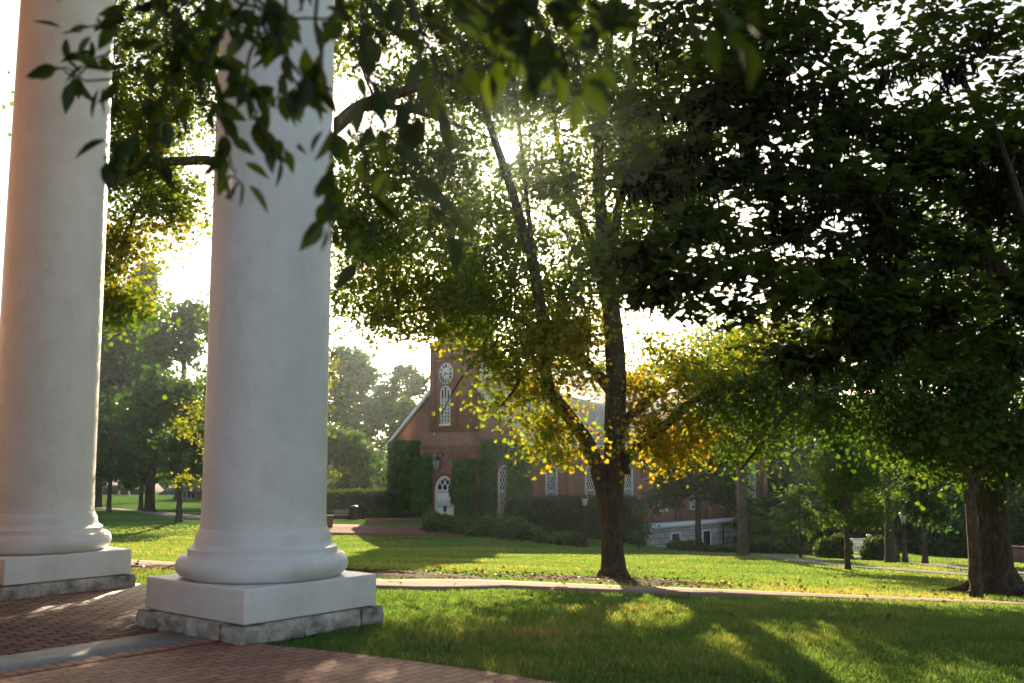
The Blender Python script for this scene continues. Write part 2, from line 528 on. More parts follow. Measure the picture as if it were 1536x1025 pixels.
def sheet(name, poly, z0, z1, m, kind='structure'):
    b = MB(); poly = np.asarray(poly)[:, :2]
    ar = sum(poly[i][0] * poly[i-1][1] - poly[i-1][0] * poly[i][1] for i in range(len(poly)))
    if ar > 0: poly = poly[::-1]
    b.prism(np.c_[poly, np.full(len(poly), z0)], (0, 0, z1 - z0))
    me = b.mesh(name)
    bm = bmesh.new(); bm.from_mesh(me); bmesh.ops.recalc_face_normals(bm, faces=bm.faces)
    bmesh.ops.triangulate(bm, faces=[f for f in bm.faces if len(f.verts) > 4]); bm.to_mesh(me); bm.free()
    return tag(link(name, me, m), kind=kind)
TL = 1.56
sheet('portico_floor', [cs(s_slab1, -5.2), cs(s_slab1, TL), cs(30, TL), cs(30, -5.2)], -.2, 0.0, M['brick_floor'])
sheet('slab_strip', [cs(s_slab0, -6.2), cs(s_slab0, .25), cs(s_slab1, .25), cs(s_slab1, -6.2)], -.2, .006, M['grey_slab'])
curve = [flat(405, 967), flat(470, 973), flat(540, 981), flat(600, 988), flat(680, 999), flat(760, 1011), flat(850, 1026), flat(960, 1050), flat(1100, 1095)]
curve += [np.array([2.4, 4.2, 0]), np.array([3.2, 2.5, 0]), np.array([3.8, 0, 0]), np.array([4.2, -4, 0])]
path_poly = [cs(s_slab0, -8), cs(s_slab0, -.05)] + curve + [np.array([-9, -4, 0])]
sheet('brick_path', path_poly, -.2, -.004, M['brick_path'])
# border courses of the path: one along the slab, one along the curved edge
def strip_flat(name, line, w_, z, m):
    L = np.array(line)[:, :2]; T = norm(np.gradient(L, axis=0)); Nn = np.stack([-T[:, 1], T[:, 0]], 1)
    Rr = L - Nn * w_
    V = np.concatenate([np.c_[L, np.full(len(L), z)], np.c_[Rr, np.full(len(L), z)]]); n = len(L); i = np.arange(n - 1)
    F = np.stack([i, i + n, i + n + 1, i + 1], 1)
    me = np_mesh(name, V, [F])
    return tag(link(name, me, m), kind='structure')
strip_flat('path_border', [cs(s_slab0 - .004, x) for x in np.linspace(-8, -.02, 8)], .21, .001, M['brick_border'])

# ------------------------------------------------------------------ columns
def rough_footing():
    """course of rock-faced blocks round the foot of a plinth"""
    r = np.random.default_rng(5); b = MB(); e = .05; hz = .152
    nz = Noise(3, .09)
    for side in range(4):
        th = side * math.pi / 2
        x = -.75 - e
        while x < .75 + e - .05:
            L = r.choice([.38, .52, .66]); x2 = min(x + L, .75 + e)
            if .75 + e - x2 < .15: x2 = .75 + e
            nu, nv = max(6, int((x2 - x) / .025)), 8
            us = np.linspace(x + .006, x2 - .006, nu); vs = np.linspace(0, hz, nv)
            U, Vv = np.meshgrid(us, vs)
            edge = np.minimum(np.minimum((U - us[0]), (us[-1] - U)) / .05, np.minimum((Vv + .02), hz - Vv) / .03); edge = np.clip(edge, 0, 1)
            Y = -.75 - e - .036 * edge * (.5 + .6 * nz(np.stack([U + side * 3, Vv, U * 0], 2).reshape(-1, 3)).reshape(U.shape)) + .012 * (1 - edge)
            P = np.stack([U, Y, Vv - .02], 2).reshape(-1, 3)
            Q = P.copy(); Q[:, 1] = -.55
            P = np.concatenate([P, Q[-nu:]])             # top ledge running back under the plinth
            co, si = math.cos(th), math.sin(th)
            P = np.stack([P[:, 0] * co - P[:, 1] * si, P[:, 0] * si + P[:, 1] * co, P[:, 2]], 1)
            ii = np.arange((nv) * nu).reshape(nv, nu)
            ii = np.concatenate([ii, (np.arange(nu) + nv * nu)[None]])
            b.add(P, [np.stack([ii[:-1, :-1], ii[:-1, 1:], ii[1:, 1:], ii[1:, :-1]], 2).reshape(-1, 4)])
            b.box(((x2 if x2 < .7 else x) * co - (-.75 - e + .02) * si, (x2 if x2 < .7 else x) * si + (-.75 - e + .02) * co, hz / 2 - .02), (.012, .012, hz / 2 - .004), th)
            x = x2
    return b.mesh('stone_footing')
foot_me = rough_footing(); foot_me.materials.append(M['limestone'])
def bevelled(b, name, wdt, seg=2):
    me = b.mesh(name); bm = bmesh.new(); bm.from_mesh(me)
    bmesh.ops.remove_doubles(bm, verts=bm.verts, dist=1e-5)
    bmesh.ops.bevel(bm, geom=list(bm.edges), offset=wdt, segments=seg, affect='EDGES', profile=.6)
    bm.to_mesh(me); bm.free(); return me
pl_me = bevelled(MB().b2(-.75, .75, -.75, .75, .14, .432), 'plinth', .018, 3); pl_me.materials.append(M['stucco'])
ang = np.linspace(-math.pi / 2, math.radians(58), 14)
prof = [(.60, .428), (.69, .430)] + [(.668 + .12 * math.cos(a), .545 + .113 * math.sin(a)) for a in ang] + [(.684, .636), (.683, .640), (.683, .698), (.677, .703)]
prof += [(.62 + .05 * (1 - math.sin(x)), .704 + .10 * (1 - math.cos(x))) for x in np.linspace(0, math.pi / 2, 7)][1:]
prof += [(.585, .88)]
tor_me = MB().lathe(prof, 96).mesh('moulded_base', True); tor_me.materials.append(M['stucco'])
shaft_prof = [(.588, .83), (.576, 1.0), (.572, 1.5), (.568, 2.6), (.562, 4.6), (.548, 6.6), (.527, 8.4), (.50, 9.9)]
sp, sr = smooth_line([(0, 0, z) for r_, z in shaft_prof], [r_ for r_, z in shaft_prof], 6)
sh_me = MB().lathe(np.c_[sr, sp[:, 2]], 96).mesh('shaft', True); sh_me.materials.append(M['stucco'])
cap_me = MB().lathe([(.50, 9.89), (.53, 9.92), (.53, 9.98), (.50, 10.0), (.50, 10.12), (.56, 10.16), (.64, 10.26), (.66, 10.3)], 64).b2(-.70, .70, -.70, .70, 10.3, 10.44).mesh('capital'); cap_me.materials.append(M['stucco'])
c2 = O2 + .75 * (A2 + B2)
def column(k, label):
    q = c2 + np.array([-3.279, 2.529]) * k
    e = tag(empty('portico_column', (q[0], q[1], 0), YAW), label, 'column', 'white columns of the portico')
    for nme, me in (('stone_footing', foot_me), ('plinth', pl_me), ('moulded_base', tor_me), ('shaft', sh_me), ('capital', cap_me)):
        link(nme, me, None, e)
column(0, 'round white stucco column standing at the corner of lawn and brick, whole plinth in view')
column(1, 'white column farther back on the brick floor, cut off by the left edge')

# brick hall behind the portico: its sunlit wall throws warm light on the columns
hall = tag(empty('brick_hall', (*(O2 + B2 * 2.0 - A2 * 3.6), 0), YAW), 'red brick hall with white portico ceiling behind the white columns', 'building')
M['hall_brick'] = brick_mat('hall_brick', 0, (.36, .14, .085), (.28, .10, .065), (.32, .24, .19), .215, .075, .01, 'wall', rough=.85, patch=.3)
MB().b2(-9, 0, -2, 26, -.3, 12).build('wall', M['hall_brick'], hall)
rf = MB().b2(-.0, 5.4, -3.2, 26, 10.45, 10.6).b2(4.2, 5.5, -3.3, 26, 10.601, 11.9).build('portico_ceiling', M['white_paint'], hall)
for k in range(5):
    f = MB(); y0 = .4 + k * 4.14
    f.b2(.003, .06, y0 - .65, y0 + .65, 1.0, 1.1).b2(.003, .06, y0 - .65, y0 + .65, 3.4, 3.5).b2(.003, .06, y0 - .65, y0 - .55, 1.1, 3.4).b2(.003, .06, y0 + .55, y0 + .65, 1.1, 3.4).b2(.003, .04, y0 - .03, y0 + .03, 1.1, 3.4)
    wn = f.build('window', M['white_paint'], hall)
    MB().b2(.001, .015, y0 - .55, y0 + .55, 1.1, 3.4).build('pane', M['black_metal'], wn)

# ------------------------------------------------------------------ paths draped on the terrain
def path_line(pts, n=60):
    L, _ = smooth_line(pts, [1] * len(pts), max(4, n // len(pts)))
    return L[:, :2]
def drape(name, line, w_, m, lift=.045, kind='structure', wfun=None):
    T = norm(np.gradient(line, axis=0)); Nn = np.stack([-T[:, 1], T[:, 0]], 1)
    cols = np.linspace(-.5, .5, 5)
    rows = []
    for c in cols:
        q = line + Nn * (c * w_)
        rows.append(np.c_[q, ground(q[:, 0], q[:, 1]) + lift])
    lo = [r - np.array([0, 0, .15]) for r in (rows[0], rows[-1])]
    rows = [lo[0]] + rows + [lo[1]]
    V = np.stack(rows, 1).reshape(-1, 3); k = len(rows); n = len(line)
    ii = np.arange(n * k).reshape(n, k)
    F = np.stack([ii[:-1, :-1], ii[:-1, 1:], ii[1:, 1:], ii[1:, :-1]], 2).reshape(-1, 4)
    return tag(link(name, np_mesh(name, V, [F]), m), kind=kind)

m, t, o = new_mat('sidewalk_concrete')
p = N(t, 'BsdfPrincipled', Roughness=.95); p.inputs['Specular IOR Level'].default_value = .03
v = coords(t)
r1 = ramp(t, noise(t, 1.3, 6, .65, v), [(.3, (.22, .165, .13)), (.7, (.33, .265, .21))])
vr = coords(t, rot=(0, 0, -math.radians(15)))
sx = t.nodes.new('ShaderNodeSeparateXYZ'); t.links.new(vr, sx.inputs[0])
dv = N(t, 'Math', operation='DIVIDE'); dv.inputs[1].default_value = 1.5; t.links.new(sx.outputs[0], dv.inputs[0])
fr = N(t, 'Math', operation='FRACT'); t.links.new(dv.outputs[0], fr.inputs[0])
jr = ramp(t, fr.outputs[0], [(0, (.25, .22, .2)), (.012, (1, 1, 1)), (.985, (1, 1, 1)), (1, (.25, .22, .2))])
mm = N(t, 'MixRGB', blend_type='MULTIPLY'); mm.inputs[0].default_value = 1
t.links.new(r1.outputs[0], mm.inputs[1]); t.links.new(jr.outputs[0], mm.inputs[2])
t.links.new(mm.outputs[0], p.inputs['Base Color'])
t.links.new(bump(t, noise(t, 40, 4, .6, v), .3, .006), p.inputs['Normal'])
t.links.new(p.outputs[0], o.inputs[0])
M['sidewalk'] = m
walk = path_line([hit(120, 843), hit(330, 858), hit(560, 880), hit(720, 879), hit(900, 886), hit(1100, 893), hit(1300, 901), hit(1536, 910), hit(1800, 921)], 90)
drape('sidewalk', walk, 1.95, M['sidewalk'], .05)
path2 = path_line([hit(1130, 832), hit(1200, 841), hit(1300, 852), hit(1400, 860), hit(1536, 870), hit(1750, 884)], 60)
drape('far_path', path2, 1.3, M['gravel'])
path3 = path_line([hit(1000, 828), hit(1150, 833), hit(1250, 837), hit(1290, 836), hit(1340, 843), hit(1440, 852), hit(1560, 863), hit(1800, 876)], 60)
drape('cross_path', path3, 1.6, M['gravel'], .04)
path4 = path_line([hit(60, 757), hit(140, 762), hit(200, 767), hit(260, 773), hit(330, 780), hit(450, 786)], 50)
drape('left_path', path4, 2.2, M['gravel'])
plaza = path_line([hit(380, 793), hit(480, 795), hit(560, 797), hit(640, 797), hit(670, 792)], 40)
drape('brick_plaza', plaza, 6.0, M['brick_far'])

def patch(name, c, rx, ry, rot, m, seed, lift=.02):
    r = np.random.default_rng(seed); rings, seg = 10, 72
    a = np.arange(seg) / seg * 2 * math.pi
    wob = 1 + .10 * np.sin(3 * a + seed) + .07 * np.sin(7 * a + 2 * seed) + r.normal(0, .03, seg)
    V = [[c[0], c[1]]]
    for k in range(1, rings + 1):
        f = k / rings * wob
        x, y = rx * f * np.cos(a), ry * f * np.sin(a)
        V += list(np.stack([c[0] + x * math.cos(rot) - y * math.sin(rot), c[1] + x * math.sin(rot) + y * math.cos(rot)], 1))
    V = np.array(V); rr = np.concatenate([[0], np.repeat(np.arange(1, rings + 1) / rings, seg)])
    z = ground(V[:, 0], V[:, 1]) + lift + .05 * (1 - rr ** 2) + r.normal(0, .012, len(V)) * (rr < .95) - .03 * (rr > .95)
    V = np.c_[V, z]
    i = np.arange(seg); j = (i + 1) % seg
    F4 = [np.stack([1 + k*seg + i, 1 + (k+1)*seg + i, 1 + (k+1)*seg + j, 1 + k*seg + j], 1) for k in range(rings - 1)]
    F3 = np.stack([np.zeros(seg, int), 1 + i, 1 + j], 1)
    return tag(link(name, np_mesh(name, V, [np.concatenate(F4), F3]), m), kind='structure')
mb1 = hit(930, 874); mb2 = hit(425, 858)
MULCH = [(mb1, 2.1, 1.15, .05), (mb2, 3.6, 1.7, .02)]
patch('mulch_bed', mb1, 2.1, 1.15, .05, M['mulch'], 1)
patch('mulch_bed', mb2, 3.6, 1.7, .02, M['mulch'], 2)

# ------------------------------------------------------------------ grass blades
def poly_dist(P, line, w_):
    d = np.full(len(P), 1e9)
    for a_, b_ in zip(line[:-1], line[1:]):
        ab = b_ - a_; tt = np.clip(((P - a_) @ ab) / (ab @ ab), 0, 1)
        d = np.minimum(d, np.linalg.norm(P - a_ - tt[:, None] * ab, axis=1))
    return d < w_
def inside(P, poly):
    poly = np.asarray(poly)[:, :2]; c = np.zeros(len(P), bool); j = len(poly) - 1
    for i in range(len(poly)):
        xi, yi = poly[i]; xj, yj = poly[j]
        c ^= ((yi > P[:, 1]) != (yj > P[:, 1])) & (P[:, 0] < (xj - xi) * (P[:, 1] - yi) / (yj - yi + 1e-12) + xi); j = i
    return c
def grass(n, seed):
    r = np.random.default_rng(seed)
    d = np.exp(r.uniform(math.log(5.4), math.log(58), n))
    d = np.concatenate([d, np.exp(r.uniform(math.log(5.4), math.log(16), n // 2)), r.uniform(18, 60, n // 2)])
    x = r.uniform(-.64, .64, len(d)) * d
    P = np.stack([x, d], 1)
    bad = inside(P, [cs(s_slab0 - .2, -6), cs(s_slab0 - .2, TL), cs(.0, TL), cs(30, TL), cs(30, -6)]) | inside(P, path_poly)
    bad |= inside(P, [cs(-.06, -.2), cs(-.06, 1.58), cs(1.6, 1.58), cs(1.6, -.2)])
    for l_, w_ in ((walk, 1.0), (path2, .75), (path3, .9), (path4, 1.1), (plaza, 3.0)): bad |= poly_dist(P, l_[::2], w_)
    for c, rx, ry, ro in MULCH:
        q = P - c[:2]; u = (q[:, 0] * math.cos(ro) + q[:, 1] * math.sin(ro)) / rx; vv = (-q[:, 0] * math.sin(ro) + q[:, 1] * math.cos(ro)) / ry
        bad |= (u*u + vv*vv < .95 + r.normal(0, .12, len(P)))
    P = P[~bad]; d = d[~bad]; n = len(P)
    z = ground(P[:, 0], P[:, 1]) - .006
    pn = Noise(4, 1.6)(np.c_[P, z * 0]); pn2 = Noise(9, .35)(np.c_[P, z * 0])
    H = r.uniform(.035, .075, n) * (1 + .18 * pn + .15 * pn2) * np.clip(d / 14, 1, 1.12)
    Wd = r.uniform(.0035, .006, n) * np.clip(d / 9, 1, 6)
    az = r.uniform(0, 2 * math.pi, n); la = r.uniform(0, 2 * math.pi, n); lean = r.uniform(.1, .75, n) * H
    sx_, sy_ = np.cos(az) * Wd, np.sin(az) * Wd
    lx, ly = np.cos(la) * lean, np.sin(la) * lean
    B0 = np.stack([P[:, 0] - sx_, P[:, 1] - sy_, z], 1); B1 = np.stack([P[:, 0] + sx_, P[:, 1] + sy_, z], 1)
    M0 = np.stack([P[:, 0] - sx_ * .7 + lx * .35, P[:, 1] - sy_ * .7 + ly * .35, z + H * .6], 1); M1 = np.stack([P[:, 0] + sx_ * .7 + lx * .35, P[:, 1] + sy_ * .7 + ly * .35, z + H * .6], 1)
    Tp = np.stack([P[:, 0] + lx, P[:, 1] + ly, z + H * r.uniform(.8, 1, n)], 1)
    V = np.stack([B0, B1, M1, M0, Tp], 1).reshape(-1, 3)
    i = np.arange(n) * 5
    tint = np.clip(.45 + .14 * pn + .1 * pn2 + r.normal(0, .16, n) + (r.random(n) < .03) * .5, 0, 1)
    me = np_mesh('grass', V, [np.stack([i, i+1, i+2, i+3], 1), np.stack([i+3, i+2, i+4], 1)], {'tint': np.repeat(tint, 5)})
    return tag(link('grass', me, M['grass_blade']), 'short mown green grass blades of the lawn', 'grass', kind='stuff')
grass(330000, 11)

# ------------------------------------------------------------------ leaves and trees
def tmpl(pts, fold=.0, curl=.0):
    """half outline (x along the blade, y half width) -> full blade as two folded halves"""
    pts = np.asarray(pts, float); n = len(pts)
    up = np.c_[pts, np.abs(pts[:, 1]) * fold - curl * pts[:, 0] ** 2]
    dn = up[1:-1] * np.array([1, -1, 1])
    V = np.concatenate([up, dn])
    f1 = np.arange(n)
    f2 = np.concatenate([[0], np.arange(n, 2 * n - 2), [n - 1]])[::-1]
    return V, [f1, f2]
def star_leaf():
    a = np.array([180, 150, 112, 92, 66, 46, 24, 10, 0]); r_ = np.array([.10, .42, .72, .44, .86, .48, .78, .55, 1.0])
    x = .35 + .62 * r_ * np.cos(np.radians(a)); y = .62 * r_ * np.sin(np.radians(a))
    return tmpl(np.c_[x, y], .22, .12)
T_STAR = star_leaf()
T_OVAL = tmpl([(0, 0), (.25, .26), (.6, .24), (1, 0)], .25, .18)
T_LONG = tmpl([(0, 0), (.12, .13), (.32, .23), (.55, .22), (.78, .12), (1, 0)], .25, .22)
T_HEART = tmpl([(.06, 0), (-.06, .22), (.08, .46), (.36, .50), (.66, .30), (1, 0)], .16, .22)
T_CARD = (np.array([(0, -.5, 0), (.45, -.36, .08), (1, 0, -.1), (.5, .4, .06), (.05, .45, 0)], float) * np.array([1, .8, 1]), [np.arange(5)])
T_POD = (np.array([(0, 0, 0), (.3, .09, .02), (.75, .08, .02), (1, 0, 0), (.75, -.08, -.02), (.3, -.09, -.02)], float), [np.arange(6)])

def leaves(name, Pos, Dir, Nrm, size, T, tint, m, parent=None, extra=None):
    V0, F0 = T; k = len(V0); n = len(Pos)
    X = norm(Dir); Z = norm(Nrm - (Nrm * X).sum(1, keepdims=True) * X); Y = np.cross(Z, X)
    V = Pos[:, None] + size[:, None, None] * (V0[None, :, 0, None] * X[:, None] + V0[None, :, 1, None] * Y[:, None] + V0[None, :, 2, None] * Z[:, None])
    off = np.arange(n)[:, None] * k
    F = [off + f[None] for f in F0]
    V = V.reshape(-1, 3); tt = np.repeat(tint, k)
    if extra is not None:
        V = np.concatenate([V, extra[0]]); F += [f + n * k for f in extra[1]]; tt = np.concatenate([tt, np.full(len(extra[0]), extra[2])])
    by = {}
    for f in F: by.setdefault(f.shape[1], []).append(f)
    return link(name, np_mesh(name, V, [np.concatenate(f) for f in by.values()], {'tint': tt}), m, parent)

def rand_dirs(r, n, droop=.2, up=.6, dz=.5):
    D = r.normal(size=(n, 3)); D[:, :2] = norm(D[:, :2]); D[:, 2] = D[:, 2] * dz - droop
    Nn = r.normal(size=(n, 3)) * (1 - up) + np.array([0, 0, up])
    return D, Nn

class Tree:
    def __init__(s, name, label, cat, base, seed, group=None, bark='bark'):
        s.r = np.random.default_rng(seed); s.seed = seed
        s.base = np.asarray(base, float); s.name = name
        s.e = tag(empty(name, tuple(s.base)), label, cat, group)
        s.tb = MB(); s.P = []; s.R = []; s.bark = bark
        s.LP = []; s.LT = []; s.LD = []
    def limb(s, pts, rad, sides=9, m=5, wob=0.0, skel=True):
        p, r_ = smooth_line(pts, rad, m)
        if wob:
            p[1:-1] += s.r.normal(0, wob, (len(p) - 2, 3)) * np.minimum(1, np.arange(1, len(p) - 1)[:, None] / 3)
        s.tb.tube(p - s.base, r_, sides)
        if skel: s.P.append(p); s.R.append(r_)
        return s
    def trunk(s, top, r0, r1, flare=1.5, lean=(0, 0), sides=14, skel=True, sink=.15):
        b = s.base.copy(); h = top - b[2]
        zs = np.array([-sink, .0, .12, .3, .7, 1.4, h * .35 + .9, h * .7 + .4, h]) if h > 3.5 else np.array([-.1, 0, .1, .3, h * .5, h])
        f = np.interp(zs, [0, .12, .3, .8, h], [flare, 1 + (flare - 1) * .55, 1 + (flare - 1) * .25, 1, r1 / r0])
        pts = [b + np.array([lean[0] * z / h, lean[1] * z / h, z]) for z in zs]
        s.limb(pts, r0 * f, sides, 4, .01, False)
        k = len(pts) // 2
        if skel: s.P.append(np.array(pts[k:])); s.R.append((r0 * f)[k:])
        return s
    def roots(s, n, r0, L):
        for k in range(n):
            a = k / n * 6.283 + s.r.uniform(-.3, .3); d = np.array([math.cos(a), math.sin(a)])
            pts = []
            for f, z in ((.2, .55), (.75, .22), (1.3, .07), (1.0 + L, .0)):
                q = s.base[:2] + d * r0 * f if f < 1.4 and f != 1 + L else s.base[:2] + d * (r0 + L)
                pts.append(np.array([q[0], q[1], gz(q[0], q[1]) + z - .02]))
            s.limb(pts, [r0 * .42, r0 * .34, r0 * .22, r0 * .08], 8, 4, 0, False)
        return s
    def blob(s, c, rad, n, tint=.3, lpc=60, cr=.45, tj=.1, flat=.6, hollow=.45, gap=-.4, gscale=None, holes=(), grad=0):
        """clusters of leaves in an ellipsoid, joined to the nearest wood"""
        c = np.asarray(c, float); rad = np.asarray(rad, float); r = s.r
        nz = Noise(s.seed * 7 + len(s.LP), gscale or max(rad) * .8)
        out = []
        tries = 0
        while len(out) < n and tries < 60:
            tries += 1
            d = norm(r.normal(size=(n * 2, 3))); q = (hollow + (1 - hollow) * r.random((n * 2, 1)) ** .6)
            p = c + d * q * rad
            ok = nz(p) > gap
            p = p[ok]
            out += list(p)
        C = np.array(out[:n])
        P = np.concatenate(s.P); R = np.concatenate(s.R)
        od = np.argsort([np.linalg.norm(P - q, axis=1).min() for q in C])
        for q in C[od]:
            dv = q - P; L = np.linalg.norm(dv, axis=1)
            k = int(np.argmin(L * (1 + .25 * (dv[:, 2] < -.1 * L))))
            L = max(L[k], .05); p0 = P[k]
            ctrl_ = p0 + (q - p0) * .5 + np.array([0, 0, .12 * L]) + r.normal(0, .09 * L, 3)
            tt = np.linspace(0, 1, 6)[:, None]
            B = (1 - tt) ** 2 * p0 + 2 * tt * (1 - tt) * ctrl_ + tt * tt * q
            B[1:-1] += r.normal(0, .03 * L, (4, 3))
            r0 = min(R[k] * .62, .007 + .016 * L); rr = np.linspace(r0, max(r0 * .35, .004), 6)
            s.tb.tube(B - s.base, rr, 5)
            P = np.concatenate([P, B[1:]]); R = np.concatenate([R, rr[1:]])
            m_ = max(4, int(lpc * r.uniform(.6, 1.4)))
            pts = q + r.normal(size=(m_, 3)) * np.array([cr, cr, cr * flat]) * r.uniform(.7, 1.25)
            k2 = m_ // 5
            pts[:k2] = B[r.integers(2, 6, k2)] + r.normal(0, cr * .25, (k2, 3))
            for hc, hr in holes:
                pts = pts[np.linalg.norm(pts - hc, axis=1) > hr]
            if not len(pts): continue
            tn = tint(pts) if callable(tint) else np.full(len(pts), tint)
            tn = tn + r.normal(0, tj * .55) + r.normal(0, .085, len(pts)) + grad * (pts[:, 2] - c[2]) / rad[2]
            s.LP.append(pts); s.LT.append(tn); s.LD.append(np.repeat((q - p0)[None] / L, len(pts), 0))
        s.P = [P]; s.R = [R]
        return s
    def finish(s, T, size, m, droop=.3, up=.55, sj=.3, along=.5, crown='crown', dz=.5):
        r = s.r
        s.trunk_o = s.tb.build('trunk', M[s.bark], s.e, True)
        P = np.concatenate(s.LP); t_ = np.clip(np.concatenate(s.LT), 0, 1); L = np.concatenate(s.LD)
        D, Nn = rand_dirs(r, len(P), droop, up, dz)
        D = D + L * along
        s.crown_o = leaves(crown, P - s.base, D, Nn, size * r.uniform(1 - sj, 1 + sj, len(P)), T, t_, M[m], s.e)
        s.nleaf = len(P)
        return s

def pb(px, py, d, rx, ry, rd):
    """ellipsoid from its place in the photograph and its distance and depth"""
    return P3(px, py, d), np.array([rx * d / FPX, rd, ry * d / FPX])
def PL(pts): return [P3(*q) for q in pts]
SUNC = P3(757, 220, 19.0)

# --- the autumn tree in the middle of the lawn
hb = P3(920, 869, 20); hb[2] = gz(hb[0], hb[1])
H = Tree('maple_tree', 'tall maple with leaves turning orange, forking low above its mulch bed on the lawn', 'tree', hb, 21)
H.trunk(P3(918, 720, 20)[2], .205, .205, 1.75, (-.03, 0), 18, False)
H.roots(5, .20, .22)
H.limb(PL([(920, 760, 20), (921, 700, 20), (922, 640, 20), (924, 560, 20), (918, 480, 20), (908, 400, 20), (903, 330, 20)]), [.20, .21, .215, .21, .195, .165, .14], 14)
H.limb(PL([(903, 340, 20), (897, 260, 20.2), (902, 160, 20.4), (914, 60, 20.6), (922, -60, 20.8), (930, -200, 21)]), [.135, .12, .10, .082, .06, .03])
H.limb(PL([(914, 800, 19.98), (906, 750, 19.92), (896, 705, 19.85), (882, 665, 19.7), (852, 622, 19.5), (824, 582, 19.3), (815, 530, 19.1), (812, 470, 19), (800, 400, 18.9), (782, 335, 18.8), (762, 268, 18.7), (737, 195, 18.6), (720, 130, 18.5), (712, 60, 18.4), (705, -40, 18.3)]), [.10, .14, .145, .14, .132, .125, .12, .112, .104, .095, .086, .074, .055, .045, .03], 12)
H.limb(PL([(813, 500, 19.05), (806, 430, 19.4), (796, 350, 19.7), (788, 280, 19.9), (780, 200, 20.1), (772, 120, 20.3), (770, 20, 20.4)]), [.06, .06, .052, .045, .04, .03, .02])
H.limb(PL([(919, 590, 20), (888, 552, 20.3), (842, 515, 20.6), (802, 490, 20.9), (765, 471, 21.2), (720, 464, 21.5), (680, 456, 21.7), (640, 462, 21.9), (600, 470, 22.0), (565, 480, 22)]), [.12, .115, .105, .097, .088, .078, .066, .053, .04, .028])
H.limb(PL([(765, 471, 21.2), (735, 500, 21), (712, 540, 20.8), (684, 580, 20.6), (662, 622, 20.5)]), [.035, .03, .024, .017, .008], 7)
H.limb(PL([(600, 470, 22), (592, 430, 22), (600, 390, 22.1), (628, 350, 22.2)]), [.035, .035, .03, .02], 7)
H.limb(PL([(760, 470, 21.2), (700, 420, 22.5), (640, 380, 23), (580, 350, 23.4)]), [.05, .045, .035, .02], 7)
H.limb(PL([(930, 700, 20), (958, 668, 19.7), (998, 638, 19.3), (1030, 608, 19), (1075, 585, 18.7), (1120, 570, 18.4)]), [.115, .105, .092, .075, .052, .03])
H.limb(PL([(928, 640, 20), (960, 612, 20.2), (1003, 578, 20.5), (1071, 537, 20.9), (1130, 510, 21.2), (1180, 500, 21.5)]), [.12, .11, .097, .078, .052, .03])
H.limb(PL([(906, 440, 20), (888, 385, 20.5), (870, 330, 21), (850, 270, 21.4), (834, 200, 21.8), (825, 100, 22.2), (820, 0, 22.5)]), [.10, .095, .085, .073, .058, .042, .022])
H.limb(PL([(907, 410, 20), (925, 330, 19.6), (935, 250, 19.3), (940, 170, 19), (950, 70, 18.7), (962, -40, 18.5)]), [.10, .09, .08, .066, .05, .028])
H.limb(PL([(912, 470, 20), (948, 400, 20.8), (985, 330, 21.5), (1010, 250, 22), (1030, 160, 22.4)]), [.09, .083, .07, .052, .028])
H.limb(PL([(815, 530, 19.1), (800, 500, 18.6), (780, 480, 18.2), (745, 470, 17.8)]), [.05, .04, .03, .015], 7)
H.limb(PL([(822, 580, 19.3), (790, 560, 18.9), (768, 590, 18.5), (745, 615, 18.3)]), [.045, .035, .025, .012], 7)
H.tb.lathe([(.0, .0), (.075, .0), (.085, .05), (.06, .12), (.05, .2)], 10, P3(940, 712, 19.85) - hb)
hole = [(SUNC + (P3(757, 220, 1) - P3(757, 220, 0.001)) / 1 * k * .0, .34) for k in (0,)]
hole = [(P3(757, 222, d), .33) for d in np.arange(16, 25, .5)]
hole += [(P3(730, 262, d), .24) for d in np.arange(16, 25, .5)]
def htint(P):
    """greener aloft, yellow and orange low on the skirts"""
    px = 768 + FPX * P[:, 0] / P[:, 1]; zz = P[:, 2]
    n = Noise(77, 1.5)(P)
    t_ = .37 + .045 * n
    t_ += .18 * np.clip((4.9 - zz) / 2.0, 0, 1)
    t_ += .07 * ((P[:, 0] > 2.3) & (zz < 4.6)) + .02 * np.clip(n, 0, 2)
    return t_
hs = dict(tint=htint, lpc=84, cr=.36, tj=.06, holes=hole, gap=-.75)
for c_, n_ in ((pb(805, 555, 19, 62, 60, 1.0), 26), (pb(850, 655, 19.2, 46, 45, .8), 18), (pb(752, 610, 18.6, 22, 18, .4), 4), (pb(800, 500, 20, 90, 50, 1.4), 30),
               (pb(640, 470, 22, 100, 46, 1.2), 40), (pb(560, 430, 22.5, 65, 62, 1.2), 34), (pb(640, 400, 22.3, 90, 55, 1.4), 40), (pb(700, 340, 22.5, 100, 50, 1.4), 36),
               (pb(1000, 650, 19.3, 58, 42, .8), 22), (pb(1000, 690, 19.5, 36, 22, .5), 8), (pb(1080, 560, 19.2, 75, 38, 1.1), 22), (pb(1140, 520, 20.8, 70, 36, 1.0), 18), (pb(1030, 540, 20.6, 50, 40, .8), 14),
               (pb(960, 560, 20.4, 40, 60, .9), 16), (pb(880, 480, 20.2, 60, 70, 1.1), 24), (pb(720, 430, 20.5, 60, 50, 1.2), 18), (pb(750, 540, 19, 16, 34, .4), 7), (pb(690, 488, 21.4, 55, 16, .8), 10),
               (pb(810, 280, 20.5, 280, 250, 3.0), 250), (pb(820, 350, 20.5, 130, 110, 2.2), 44), (pb(720, 180, 18.8, 100, 110, 1.5), 36), (pb(860, 170, 20.5, 130, 130, 2.4), 60), (pb(980, 300, 21, 90, 120, 1.8), 44),
               (pb(960, 90, 20, 120, 130, 2.2), 46), (pb(790, 20, 20, 150, 110, 2.4), 50), (pb(880, -110, 20.5, 200, 110, 2.6), 50)):
    H.blob(*c_, n_, **hs)
